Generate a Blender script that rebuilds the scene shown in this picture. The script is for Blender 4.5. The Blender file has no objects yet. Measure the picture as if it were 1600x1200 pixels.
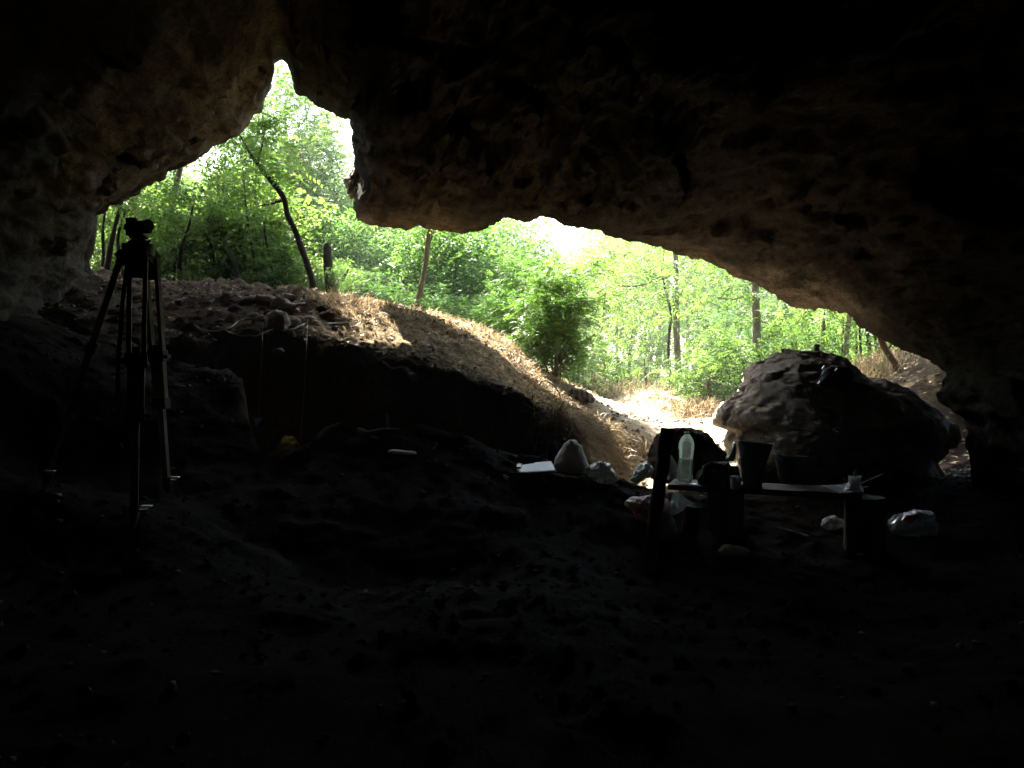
import bpy, bmesh, math, random
import numpy as np
from mathutils import Vector, Matrix
from mathutils.bvhtree import BVHTree

random.seed(7)
RNG = np.random.default_rng(7)
SC = bpy.context.scene
COL = SC.collection

# ---------------------------------------------------------------- camera maths
F = 1333.333
PITCH = math.atan(40.0 / F)
CA, SA = math.cos(PITCH), math.sin(PITCH)

def at(px, py, Y):
    """photo pixel at forward distance Y -> world point (camera at the origin)"""
    u = (px - 800.0) / F
    v = (600.0 - py) / F
    d = Vector((u, CA + v * SA, -SA + v * CA))
    return d * (Y / d.y)

# ---------------------------------------------------------------- noise
def _hash(ix, iy, iz, seed):
    h = (ix.astype(np.int64) * 374761393 + iy.astype(np.int64) * 668265263 + iz.astype(np.int64) * 1274126177 + seed * 974634777) & 0xFFFFFFFF
    h = ((h ^ (h >> 13)) * 1274126177) & 0xFFFFFFFF
    h = (h ^ (h >> 16)) & 0xFFFFFFFF
    return h.astype(np.float64) / 4294967295.0 * 2.0 - 1.0

def vnoise(p, seed=0):
    i = np.floor(p).astype(np.int64)
    f = p - i
    u = f * f * f * (f * (f * 6 - 15) + 10)
    r = 0
    for dx in (0, 1):
        wx = u[:, 0] if dx else 1 - u[:, 0]
        for dy in (0, 1):
            wy = u[:, 1] if dy else 1 - u[:, 1]
            for dz in (0, 1):
                wz = u[:, 2] if dz else 1 - u[:, 2]
                r = r + wx * wy * wz * _hash(i[:, 0] + dx, i[:, 1] + dy, i[:, 2] + dz, seed)
    return r

def fbm(p, octv=4, seed=0, gain=0.5, ridged=False):
    s, a, t = 0, 1.0, 0
    for k in range(octv):
        n = vnoise(p * (2.03 ** k) + 17.3 * k, seed + k)
        if ridged:
            n = 1 - 2 * np.abs(n)
        s = s + a * n
        t += a
        a *= gain
    return s / t

def facets(p, scale, seed):
    """broken planes: every cell of a jittered grid gets its own tilt and level"""
    q = p * scale + vnoise(p * scale * 1.7, seed + 9)[:, None] * 0.25
    i0 = np.floor(q).astype(np.int64)
    best = np.full(len(q), 1e9); val = np.zeros(len(q))
    for dx in (-1, 0, 1):
        for dy in (-1, 0, 1):
            for dz in (-1, 0, 1):
                a, b, c = i0[:, 0] + dx, i0[:, 1] + dy, i0[:, 2] + dz
                o = np.stack([_hash(a, b, c, seed + k) for k in range(3)], axis=1) * .45 + .5
                r = q - (np.stack([a, b, c], axis=1) + o)
                d = (r * r).sum(axis=1)
                g = np.stack([_hash(a, b, c, seed + 4 + k) for k in range(3)], axis=1)
                v = _hash(a, b, c, seed + 8) * .5 + (g * r).sum(axis=1) * .8
                m = d < best
                best = np.where(m, d, best); val = np.where(m, v, val)
    return val

def sstep(a, b, x):
    t = np.clip((x - a) / (b - a), 0, 1)
    return t * t * (3 - 2 * t)

# ---------------------------------------------------------------- object helpers
def link(o, parent=None):
    COL.objects.link(o)
    if parent is not None:
        o.parent = parent
    return o

def tag(o, label, cat, group=None, kind=None):
    o['label'] = label
    o['category'] = cat
    if group:
        o['group'] = group
    if kind:
        o['kind'] = kind
    return o

def empty(name, loc, label, cat, group=None, rotz=0.0):
    o = bpy.data.objects.new(name, None)
    o.empty_display_size = 0.1
    o.location = loc
    o.rotation_euler = (0, 0, rotz)
    link(o)
    return tag(o, label, cat, group)

def mesh_np(name, V, Fq, mat, smooth=False, attrs=None, link_it=True, parent=None, mats_idx=None):
    """mesh object from numpy verts and (n,4) or (n,3) faces"""
    V = np.asarray(V, dtype=np.float32)
    Fq = np.asarray(Fq, dtype=np.int32)
    me = bpy.data.meshes.new(name)
    k = Fq.shape[1]
    me.vertices.add(len(V)); me.vertices.foreach_set('co', V.ravel())
    me.loops.add(Fq.size); me.loops.foreach_set('vertex_index', Fq.ravel())
    me.polygons.add(len(Fq))
    me.polygons.foreach_set('loop_start', np.arange(0, Fq.size, k, dtype=np.int32))
    me.polygons.foreach_set('loop_total', np.full(len(Fq), k, dtype=np.int32))
    if smooth:
        me.polygons.foreach_set('use_smooth', np.ones(len(Fq), dtype=bool))
    for an, (typ, dat) in (attrs or {}).items():
        a = me.attributes.new(an, typ, 'POINT')
        a.data.foreach_set('value' if typ == 'FLOAT' else 'color', np.asarray(dat, dtype=np.float32).ravel())
    me.update(calc_edges=True)
    me.validate()
    for m in (mat if isinstance(mat, (list, tuple)) else [mat]):
        me.materials.append(m)
    o = bpy.data.objects.new(name, me)
    if link_it:
        link(o, parent)
    return o

class MB:
    """collects simple shapes, builds ONE mesh object"""
    def __init__(s):
        s.v, s.f = [], []
    def add(s, vs, fs):
        b = len(s.v)
        s.v += [tuple(p) for p in vs]
        s.f += [tuple(b + i for i in f) for f in fs]
    def box(s, c, size, rot=None, bev=0.0, taper=1.0):
        bm = bmesh.new()
        bmesh.ops.create_cube(bm, size=1.0)
        for v in bm.verts:
            k = taper if v.co.z > 0 else 1.0
            v.co = Vector((v.co.x * size[0] * k, v.co.y * size[1] * k, v.co.z * size[2]))
        if bev > 0:
            bmesh.ops.bevel(bm, geom=list(bm.edges), offset=bev, segments=2, affect='EDGES', profile=0.5)
        M = Matrix.Translation(Vector(c)) @ (rot.to_4x4() if rot is not None else Matrix.Identity(4))
        s.add([M @ v.co for v in bm.verts], [[v.index for v in f.verts] for f in bm.faces] if not bm.verts.index_update() else [])
        bm.free()
    def tube(s, pts, radii, n=8, caps=True, flat=1.0):
        pts = [Vector(p) for p in pts]
        if isinstance(radii, (int, float)):
            radii = [radii] * len(pts)
        rings = []
        up = None
        for i, p in enumerate(pts):
            d = (pts[min(i + 1, len(pts) - 1)] - pts[max(i - 1, 0)]).normalized()
            if up is None:
                up = Vector((0, 0, 1)) if abs(d.z) < 0.9 else Vector((0, 1, 0))
            a = d.cross(up)
            if a.length < 1e-4:
                a = d.orthogonal()
            a.normalize()
            b = a.cross(d).normalized()
            up = b
            rings.append([p + (a * math.cos(2 * math.pi * k / n) + b * math.sin(2 * math.pi * k / n) * flat) * radii[i] for k in range(n)])
        vs = [q for r in rings for q in r]
        fs = []
        for i in range(len(pts) - 1):
            for k in range(n):
                fs.append((i * n + k, i * n + (k + 1) % n, (i + 1) * n + (k + 1) % n, (i + 1) * n + k))
        if caps:
            fs.append(tuple(range(n - 1, -1, -1)))
            fs.append(tuple((len(pts) - 1) * n + k for k in range(n)))
        s.add(vs, fs)
    def bar(s, a, b, w, h, upv=None):
        """rectangular bar from a to b, width w across, height h"""
        a, b = Vector(a), Vector(b)
        d = (b - a).normalized()
        upv = upv or Vector((0, 0, 1))
        x = d.cross(upv)
        if x.length < 1e-3:
            x = d.orthogonal()
        x.normalize()
        y = x.cross(d).normalized()
        vs = []
        for p in (a, b):
            for sx, sy in ((-1, -1), (1, -1), (1, 1), (-1, 1)):
                vs.append(p + x * sx * w / 2 + y * sy * h / 2)
        s.add(vs, [(3, 2, 1, 0), (4, 5, 6, 7), (0, 1, 5, 4), (1, 2, 6, 5), (2, 3, 7, 6), (3, 0, 4, 7)])
    def lathe(s, prof, c=(0, 0, 0), n=24, rot=None, cap0=True, cap1=True):
        M = Matrix.Translation(Vector(c)) @ (rot.to_4x4() if rot is not None else Matrix.Identity(4))
        vs = []
        for r, z in prof:
            for k in range(n):
                vs.append(M @ Vector((r * math.cos(2 * math.pi * k / n), r * math.sin(2 * math.pi * k / n), z)))
        fs = []
        for i in range(len(prof) - 1):
            for k in range(n):
                fs.append((i * n + k, i * n + (k + 1) % n, (i + 1) * n + (k + 1) % n, (i + 1) * n + k))
        if cap0:
            fs.append(tuple(range(n - 1, -1, -1)))
        if cap1:
            fs.append(tuple((len(prof) - 1) * n + k for k in range(n)))
        s.add(vs, fs)
    def build(s, name, mat, parent=None, smooth=False, off=None):
        me = bpy.data.meshes.new(name)
        vs = s.v
        if off is not None:
            vs = [tuple(Vector(v) - Vector(off)) for v in vs]
        me.from_pydata(vs, [], s.f)
        me.validate()
        if smooth:
            me.polygons.foreach_set('use_smooth', np.ones(len(me.polygons), dtype=bool))
            try:
                me.set_sharp_from_angle(angle=math.radians(40))
            except Exception:
                pass
        me.materials.append(mat)
        me.update()
        return link(bpy.data.objects.new(name, me), parent)

# ---------------------------------------------------------------- materials
def mat_new(name):
    m = bpy.data.materials.new(name)
    m.use_nodes = True
    nt = m.node_tree
    for n in list(nt.nodes):
        nt.nodes.remove(n)
    out = nt.nodes.new('ShaderNodeOutputMaterial')
    return m, nt, out

def N(nt, t, **kw):
    n = nt.nodes.new(t)
    for k, v in kw.items():
        setattr(n, k, v)
    return n

def ramp(nt, stops, fac):
    r = N(nt, 'ShaderNodeValToRGB')
    e = r.color_ramp.elements
    while len(e) < len(stops):
        e.new(0.5)
    for i, (p, c) in enumerate(stops):
        e[i].position = p
        e[i].color = (*c, 1)
    nt.links.new(fac, r.inputs[0])
    return r.outputs[0]

def tex_noise(nt, scale, detail=5, rough=0.6, coord='Object', dist=0.0, vscale=None):
    tc = N(nt, 'ShaderNodeTexCoord')
    n = N(nt, 'ShaderNodeTexNoise')
    n.inputs['Scale'].default_value = scale
    n.inputs['Detail'].default_value = detail
    n.inputs['Roughness'].default_value = rough
    n.inputs['Distortion'].default_value = dist
    src = tc.outputs[coord]
    if vscale:
        mp = N(nt, 'ShaderNodeMapping')
        mp.inputs['Scale'].default_value = vscale
        nt.links.new(src, mp.inputs[0])
        src = mp.outputs[0]
    nt.links.new(src, n.inputs['Vector'])
    return n.outputs[0]

def mat_noise(name, stops, scale=8, rough=0.8, bump=0.3, bscale=40, metallic=0.0, spec=0.3, bdist=0.01, vscale=None, coat=0.0):
    m, nt, out = mat_new(name)
    p = N(nt, 'ShaderNodeBsdfPrincipled')
    p.inputs['Roughness'].default_value = rough
    p.inputs['Metallic'].default_value = metallic
    p.inputs['Specular IOR Level'].default_value = spec
    p.inputs['Coat Weight'].default_value = coat
    nt.links.new(ramp(nt, stops, tex_noise(nt, scale, vscale=vscale)), p.inputs['Base Color'])
    if bump > 0:
        b = N(nt, 'ShaderNodeBump')
        b.inputs['Strength'].default_value = bump
        b.inputs['Distance'].default_value = bdist
        nt.links.new(tex_noise(nt, bscale, 6, 0.65, vscale=vscale), b.inputs['Height'])
        nt.links.new(b.outputs[0], p.inputs['Normal'])
    nt.links.new(p.outputs[0], out.inputs[0])
    return m

def mat_leaf(name, stops, trans, tfac=0.45, gloss=0.025):
    """leaf: per-leaf 'tint' attribute picks the colour, light comes through the blade"""
    m, nt, out = mat_new(name)
    at_ = N(nt, 'ShaderNodeAttribute', attribute_name='tint')
    oi = N(nt, 'ShaderNodeObjectInfo')
    mad = N(nt, 'ShaderNodeMath', operation='MULTIPLY_ADD')
    mad.inputs[1].default_value = 0.3
    nt.links.new(oi.outputs['Random'], mad.inputs[0])
    sc = N(nt, 'ShaderNodeMath', operation='MULTIPLY')
    sc.inputs[1].default_value = 0.7
    nt.links.new(at_.outputs['Fac'], sc.inputs[0])
    nt.links.new(sc.outputs[0], mad.inputs[2])
    c = ramp(nt, stops, mad.outputs[0])
    d = N(nt, 'ShaderNodeBsdfDiffuse')
    nt.links.new(c, d.inputs[0])
    t = N(nt, 'ShaderNodeBsdfTranslucent')
    mx = N(nt, 'ShaderNodeMix', data_type='RGBA', blend_type='MULTIPLY')
    mx.inputs[0].default_value = 1.0
    nt.links.new(c, mx.inputs[6])
    mx.inputs[7].default_value = (*trans, 1)
    nt.links.new(mx.outputs[2], t.inputs[0])
    ms = N(nt, 'ShaderNodeMixShader')
    ms.inputs[0].default_value = tfac
    nt.links.new(d.outputs[0], ms.inputs[1]); nt.links.new(t.outputs[0], ms.inputs[2])
    g = N(nt, 'ShaderNodeBsdfGlossy')
    g.inputs['Roughness'].default_value = 0.45
    m2 = N(nt, 'ShaderNodeMixShader')
    m2.inputs[0].default_value = gloss
    nt.links.new(ms.outputs[0], m2.inputs[1]); nt.links.new(g.outputs[0], m2.inputs[2])
    nt.links.new(m2.outputs[0], out.inputs[0])
    return m

def mat_plastic(name, col, rough=0.35, trans=0.35, gloss=0.15, alpha=0.0):
    """thin film bag: diffuse + light through + sheen, partly see-through"""
    m, nt, out = mat_new(name)
    n = tex_noise(nt, 30, 3)
    c = ramp(nt, [(0.3, tuple(x * 0.8 for x in col)), (0.7, col)], n)
    d = N(nt, 'ShaderNodeBsdfDiffuse'); t = N(nt, 'ShaderNodeBsdfTranslucent'); g = N(nt, 'ShaderNodeBsdfGlossy')
    nt.links.new(c, d.inputs[0]); nt.links.new(c, t.inputs[0])
    g.inputs['Roughness'].default_value = rough
    m1 = N(nt, 'ShaderNodeMixShader'); m1.inputs[0].default_value = trans
    nt.links.new(d.outputs[0], m1.inputs[1]); nt.links.new(t.outputs[0], m1.inputs[2])
    m2 = N(nt, 'ShaderNodeMixShader'); m2.inputs[0].default_value = gloss
    nt.links.new(m1.outputs[0], m2.inputs[1]); nt.links.new(g.outputs[0], m2.inputs[2])
    last = m2
    if alpha > 0:
        tr = N(nt, 'ShaderNodeBsdfTransparent')
        m3 = N(nt, 'ShaderNodeMixShader'); m3.inputs[0].default_value = alpha
        nt.links.new(m2.outputs[0], m3.inputs[1]); nt.links.new(tr.outputs[0], m3.inputs[2])
        last = m3
    nt.links.new(last.outputs[0], out.inputs[0])
    return m

# ---------------------------------------------------------------- ground height
CTRL = []   # (x, y, z)
def cp(px, py, Y):
    p = at(px, py, Y)
    CTRL.append((p.x, p.y, p.z))
def cz(x, y, z):
    CTRL.append((x, y, z))
for a in [(0, 1200, 2.2), (800, 1200, 2.4), (1600, 1200, 2.4),
          (200, 1000, 3.0), (800, 1000, 3.3), (1400, 1000, 3.6),
          (60, 860, 3.8), (500, 880, 3.9), (800, 860, 4.5), (1000, 885, 4.75), (1140, 868, 5.1), (1355, 852, 5.1), (1500, 840, 5.3),
          (70, 757, 4.7), (210, 825, 4.1), (262, 772, 4.8), (330, 770, 4.9),
          (420, 748, 5.2), (550, 714, 5.5), (640, 709, 5.6), (740, 733, 5.6), (850, 762, 5.6), (950, 765, 5.7), (1010, 780, 5.7),
          (1150, 752, 7.4), (1300, 752, 7.4), (1480, 748, 7.2),
          (1000, 722, 7.5), (940, 705, 7.6), (1060, 700, 8.6), (1000, 652, 10), (1040, 617, 13), (960, 625, 13), (1110, 668, 9.5),
          (395, 530, 7.3), (480, 542, 7.2), (550, 552, 7.1), (650, 582, 7.0), (750, 607, 6.9), (820, 630, 6.85), (878, 657, 6.8),
          (260, 590, 6.2), (380, 622, 6.0), (330, 600, 6.1), (255, 545, 7.0),
          (560, 480, 9.0), (650, 486, 9.5), (710, 500, 9.8), (780, 530, 9.6), (850, 605, 9.0), (893, 648, 8.0), (935, 668, 8.2), (935, 712, 7.0), (900, 664, 6.95), (960, 712, 7.2), (925, 716, 6.7), (960, 660, 8.6),
          (170, 440, 9), (300, 445, 9.5), (400, 452, 9.5), (480, 465, 9.4), (520, 470, 9.2),
          (100, 462, 8), (0, 482, 6.5), (0, 600, 5.0), (0, 750, 4.2), (300, 520, 7.6), (200, 560, 6.2), (150, 650, 5.2),
          (1400, 580, 11), (1490, 572, 10), (1440, 640, 9.6), (1475, 690, 8.8), (1490, 735, 8.0), (1350, 578, 12), (1200, 640, 11), (1300, 625, 12),
          (1058, 592, 20), (905, 622, 12.5), (1250, 590, 16)]:
    cp(*a)
for a in [(-4, -3, -1.1), (4, -3, -1.2), (0, 0.5, -1.2), (-5.5, 4, 0.2), (5, 5, -1.0),
          (-4.5, 12, .75), (-2.5, 12, .5), (-1, 12.5, .1), (-6, 18, .8), (-2, 17, 0.0), (0.5, 14, -.5), (0, 20, -.5), (-9, 12, 1.4), (8, 12, 0.3), (9, 20, .2),
          (4, 25, -.4), (-8, 30, .6), (10, 32, -.4), (0, 35, -.7), (-25, 60, 1.5), (25, 60, -.5), (0, 70, -1.), (-60, 0, 2), (60, 0, 1), (0, -60, 0)]:
    cz(*a)
_C = np.array(CTRL)
def _tps(r):
    return np.where(r > 1e-9, r * r * np.log(r + 1e-12), 0)
_n = len(_C)
_K = _tps(np.linalg.norm(_C[:, None, :2] - _C[None, :, :2], axis=2)) + np.eye(_n) * 0.02
_P = np.c_[np.ones(_n), _C[:, :2]]
_A = np.block([[_K, _P], [_P.T, np.zeros((3, 3))]])
_W = np.linalg.solve(_A, np.r_[_C[:, 2], np.zeros(3)])

def base_h(x, y):
    q = np.c_[x, y]
    far = np.linalg.norm(q - np.array([0, 8.0]), axis=1)
    k = np.minimum(1, 62 / np.maximum(far, 1e-6))
    q = (q - [0, 8.0]) * k[:, None] + [0, 8.0]
    out = np.zeros(len(q))
    for s in range(0, len(q), 20000):
        c = q[s:s + 20000]
        r = np.linalg.norm(c[:, None, :] - _C[None, :, :2], axis=2)
        out[s:s + 20000] = _tps(r) @ _W[:_n] + _W[_n] + c @ _W[_n + 1:]
    return out

def poly_sd(x, y, poly):
    """signed distance to a polygon, positive inside"""
    P = np.array(poly)
    d = np.full(len(x), 1e9)
    ins = np.zeros(len(x), bool)
    for i in range(len(P)):
        a, b = P[i], P[(i + 1) % len(P)]
        e = b - a
        t = np.clip(((x - a[0]) * e[0] + (y - a[1]) * e[1]) / (e @ e), 0, 1)
        d = np.minimum(d, np.hypot(x - a[0] - t * e[0], y - a[1] - t * e[1]))
        c = ((a[1] <= y) & (b[1] > y)) | ((b[1] <= y) & (a[1] > y))
        with np.errstate(divide='ignore', invalid='ignore'):
            xi = a[0] + (y - a[1]) / (b[1] - a[1]) * e[0]
        ins ^= c & (x < xi)
    return np.where(ins, d, -d)

def xy(px, py, Y):
    p = at(px, py, Y)
    return (p.x, p.y)
TRENCH = [xy(250, 545, 7.0), xy(395, 530, 7.25), xy(480, 542, 7.15), xy(550, 552, 7.05), xy(650, 582, 6.95), xy(750, 607, 6.85), xy(862, 640, 6.75),
          xy(862, 740, 6.0), xy(780, 740, 6.0), xy(640, 740, 5.95), xy(520, 740, 5.85), xy(425, 740, 5.5), xy(405, 740, 5.5),
          xy(396, 650, 6.2), xy(330, 620, 6.5), xy(250, 570, 6.6)]
PIT = [xy(360, 800, 4.55), xy(600, 775, 4.75), xy(770, 800, 4.6), xy(790, 850, 4.2), xy(560, 900, 3.7), xy(400, 860, 3.9)]

def smooth_hz(x, y):
    p = np.c_[x, y, np.zeros(len(x))]
    n = fbm(p * 0.9, 3, 5) * 0.10 * sstep(40, 8, np.abs(y)) + fbm(p * 0.12, 2, 8) * 0.35 * sstep(16, 40, y)
    return base_h(x, y) + n

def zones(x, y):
    """0-1 masks: straw, path, litter (outside floor and lightened inner slope), trench"""
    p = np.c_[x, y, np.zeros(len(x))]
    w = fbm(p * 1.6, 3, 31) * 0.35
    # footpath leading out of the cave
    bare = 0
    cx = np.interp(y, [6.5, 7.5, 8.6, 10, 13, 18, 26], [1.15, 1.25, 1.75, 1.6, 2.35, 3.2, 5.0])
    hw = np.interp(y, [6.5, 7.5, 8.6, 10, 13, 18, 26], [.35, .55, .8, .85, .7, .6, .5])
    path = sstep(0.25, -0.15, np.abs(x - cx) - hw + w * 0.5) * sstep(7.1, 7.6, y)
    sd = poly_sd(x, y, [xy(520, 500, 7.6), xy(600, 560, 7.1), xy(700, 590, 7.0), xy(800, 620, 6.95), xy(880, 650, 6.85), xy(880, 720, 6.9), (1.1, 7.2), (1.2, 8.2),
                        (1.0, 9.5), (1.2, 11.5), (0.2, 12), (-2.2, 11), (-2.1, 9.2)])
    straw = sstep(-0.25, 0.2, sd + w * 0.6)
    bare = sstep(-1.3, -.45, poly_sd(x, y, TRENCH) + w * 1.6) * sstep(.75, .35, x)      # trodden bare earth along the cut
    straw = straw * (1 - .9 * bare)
    litter = np.maximum(sstep(9.0, 10.0, y + w), .8 * sstep(5.6, 8.6, y + w * 1.5) * sstep(1.5, -1.0, x), .85 * bare * sstep(6.5, 7, y)) * (1 - path) * (1 - .6 * sstep(3.0, 3.8, x) * sstep(13, 11, y))  # inner slope lightened, right bank darkened: light and tree shade put into the colour
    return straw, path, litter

def trench_d(x, y):
    p = np.c_[x, y, np.zeros(len(x))]
    wob = fbm(p * 2.2, 3, 51) * 0.09 + fbm(p * 8, 3, 54) * 0.035
    return poly_sd(x, y, TRENCH) + wob

def gh(x, y):
    x = np.atleast_1d(np.asarray(x, float)); y = np.atleast_1d(np.asarray(y, float))
    z = smooth_hz(x, y)
    near = (np.abs(x) < 6) & (y > 0) & (y < 14)
    p = np.c_[x, y, z * 0]
    straw, path, lit = zones(x, y)
    rough = np.where(near, 1.0, 0.4) * (1 - 0.8 * path)
    z = z + rough * (fbm(p * 5, 4, 61) * 0.035 + np.maximum(fbm(p * 13, 3, 66), 0.05) * 0.03 + np.maximum(fbm(p * 31, 2, 69), 0.0) * 0.018)
    slope = near * sstep(-.2, -1.2, x) * sstep(5.5, 7, y) * sstep(10.5, 9.6, y) * (1 - straw)
    z = z + slope * (fbm(p * 4, 4, 195) * .07 + np.maximum(fbm(p * 11, 4, 198), 0) * .06)
    xs = np.interp(y, [6.3, 6.8, 7.3, 8.0, 8.6], [.46, .53, .68, .87, 1.0]) + fbm(p * 4, 3, 205) * .06
    z = z - .27 * sstep(0, .12, x - xs) * sstep(1.0, .35, x - xs) * sstep(6.2, 6.6, y) * sstep(8.6, 7.7, y)
    d = trench_d(x, y)
    k = sstep(-0.02, 0.11, d)
    lip = np.exp(-((d + .08) / 0.22) ** 2) * sstep(6.1, 6.7, y)
    edge = lip * (fbm(p * 6, 4, 71) * 0.07 + fbm(p * 19, 3, 75) * 0.03) - 0.10 * sstep(-0.22, 0.02, d) * (1 - k) * sstep(6.1, 6.7, y)
    z = z + straw * near * (fbm(p * 8, 4, 95) * .04 + np.maximum(fbm(p * 21, 3, 98), 0) * .03)
    floor = -1.75 + fbm(p * 2, 3, 81) * 0.15
    z = z * (1 - k) + np.minimum(floor, z) * k + edge
    d2 = poly_sd(x, y, PIT) + fbm(p * 3, 3, 91) * 0.08
    z = z - 0.25 * sstep(-0.5, 0.5, d2)
    return z

def gz(x, y):
    return float(gh([x], [y])[0])

def gpt(px, py, lo=1.5, hi=60, n=1500):
    """where the ray through a photo pixel meets the ground"""
    Y = np.geomspace(lo, hi, n)
    d = at(px, py, 1.0)
    z = gh(d.x * Y, Y)
    below = d.z * Y < z
    i = int(np.argmax(below)) if below.any() else n - 1
    return Vector((d.x * Y[i], Y[i], z[i]))
# ================================================================ MATERIALS
M = {}
def build_ground_mat():
    m, nt, out = mat_new('ground_soil')
    p = N(nt, 'ShaderNodeBsdfPrincipled')
    p.inputs['Roughness'].default_value = 0.95
    p.inputs['Specular IOR Level'].default_value = 0.02
    zone = N(nt, 'ShaderNodeAttribute', attribute_name='zone')
    sep = N(nt, 'ShaderNodeSeparateColor')
    nt.links.new(zone.outputs['Color'], sep.inputs[0])
    n1 = tex_noise(nt, 3.0, 8, 0.65)
    n2 = tex_noise(nt, 24.0, 6, 0.7)
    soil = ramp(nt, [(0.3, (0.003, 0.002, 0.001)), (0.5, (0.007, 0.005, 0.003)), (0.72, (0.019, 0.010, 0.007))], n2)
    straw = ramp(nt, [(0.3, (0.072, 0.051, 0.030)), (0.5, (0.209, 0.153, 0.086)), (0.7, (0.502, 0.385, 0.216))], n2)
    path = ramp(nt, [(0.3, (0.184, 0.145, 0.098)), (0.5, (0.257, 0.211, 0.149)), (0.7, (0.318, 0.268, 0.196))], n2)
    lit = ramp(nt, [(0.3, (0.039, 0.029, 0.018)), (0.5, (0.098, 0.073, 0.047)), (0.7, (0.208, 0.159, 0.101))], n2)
    clay_and_lit_patch = ramp(nt, [(0.3, (0.238, 0.146, 0.056)), (0.55, (0.522, 0.340, 0.138)), (0.75, (0.600, 0.600, 0.243))], n2)
    cur = soil
    def mix(fac, a, b):
        x = N(nt, 'ShaderNodeMix', data_type='RGBA')
        nt.links.new(fac, x.inputs[0]); nt.links.new(a, x.inputs[6]); nt.links.new(b, x.inputs[7])
        return x.outputs[2]
    cl = N(nt, 'ShaderNodeAttribute', attribute_name='clay_and_lit_patch')
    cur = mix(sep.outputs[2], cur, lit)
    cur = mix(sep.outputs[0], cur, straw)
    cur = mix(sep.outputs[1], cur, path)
    cur = mix(cl.outputs['Fac'], cur, clay_and_lit_patch)
    nt.links.new(cur, p.inputs['Base Color'])
    b = N(nt, 'ShaderNodeBump')
    b.inputs['Strength'].default_value = 0.7
    b.inputs['Distance'].default_value = 0.02
    nt.links.new(tex_noise(nt, 38, 7, 0.7), b.inputs['Height'])
    nt.links.new(b.outputs[0], p.inputs['Normal'])
    nt.links.new(p.outputs[0], out.inputs[0])
    return m

def build_rock_mat(name, stops, s1=1.3, s2=9.0, bstr=1.0, bd=0.06, mouth_light=None, crack=3.4):
    m, nt, out = mat_new(name)
    p = N(nt, 'ShaderNodeBsdfPrincipled')
    p.inputs['Roughness'].default_value = 0.9
    p.inputs['Specular IOR Level'].default_value = 0.04
    a = tex_noise(nt, s1, 6, 0.6, dist=0.6)
    b_ = tex_noise(nt, s2, 8, 0.72)
    mx = N(nt, 'ShaderNodeMix', data_type='FLOAT')
    mx.inputs[0].default_value = 0.55
    nt.links.new(a, mx.inputs[2]); nt.links.new(b_, mx.inputs[3])
    m3 = N(nt, 'ShaderNodeMix', data_type='FLOAT')
    m3.inputs[0].default_value = 0.33
    nt.links.new(mx.outputs[0], m3.inputs[2]); nt.links.new(tex_noise(nt, s2 * 4.5, 6, 0.75, vscale=(1, .6, 1.4)), m3.inputs[3])
    col = ramp(nt, stops, m3.outputs[0])
    if mouth_light:            # paler rock near the mouth: daylight on the wall put into the colour
        la = N(nt, 'ShaderNodeAttribute', attribute_name='mouth_light')
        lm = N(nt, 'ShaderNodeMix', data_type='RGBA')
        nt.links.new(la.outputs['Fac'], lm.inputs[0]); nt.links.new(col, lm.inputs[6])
        nt.links.new(ramp(nt, mouth_light, m3.outputs[0]), lm.inputs[7])
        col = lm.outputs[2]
    tcv = N(nt, 'ShaderNodeTexCoord'); mpv = N(nt, 'ShaderNodeMapping'); mpv.inputs['Scale'].default_value = (1, .55, 1.3)
    nt.links.new(tcv.outputs['Object'], mpv.inputs[0])
    wob = N(nt, 'ShaderNodeTexNoise'); wob.inputs['Scale'].default_value = 3.0; wob.inputs['Detail'].default_value = 5
    nt.links.new(mpv.outputs[0], wob.inputs['Vector'])
    wm = N(nt, 'ShaderNodeMix', data_type='VECTOR'); wm.inputs[0].default_value = .3
    nt.links.new(mpv.outputs[0], wm.inputs[4]); nt.links.new(wob.outputs['Color'], wm.inputs[5])
    vor = N(nt, 'ShaderNodeTexVoronoi', feature='DISTANCE_TO_EDGE'); vor.inputs['Scale'].default_value = crack
    nt.links.new(wm.outputs[1], vor.inputs['Vector'])
    crk = ramp(nt, [(0.0, (.22, .2, .18)), (0.035, (.75, .74, .72)), (0.09, (1, 1, 1))], vor.outputs['Distance'])
    cmx = N(nt, 'ShaderNodeMix', data_type='RGBA', blend_type='MULTIPLY'); cmx.inputs[0].default_value = .38
    nt.links.new(col, cmx.inputs[6]); nt.links.new(crk, cmx.inputs[7])
    nt.links.new(cmx.outputs[2], p.inputs['Base Color'])
    b = N(nt, 'ShaderNodeBump')
    b.inputs['Strength'].default_value = bstr
    b.inputs['Distance'].default_value = bd
    nt.links.new(tex_noise(nt, 22, 10, 0.75, dist=0.3), b.inputs['Height'])
    nt.links.new(b.outputs[0], p.inputs['Normal'])
    nt.links.new(p.outputs[0], out.inputs[0])
    return m

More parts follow.
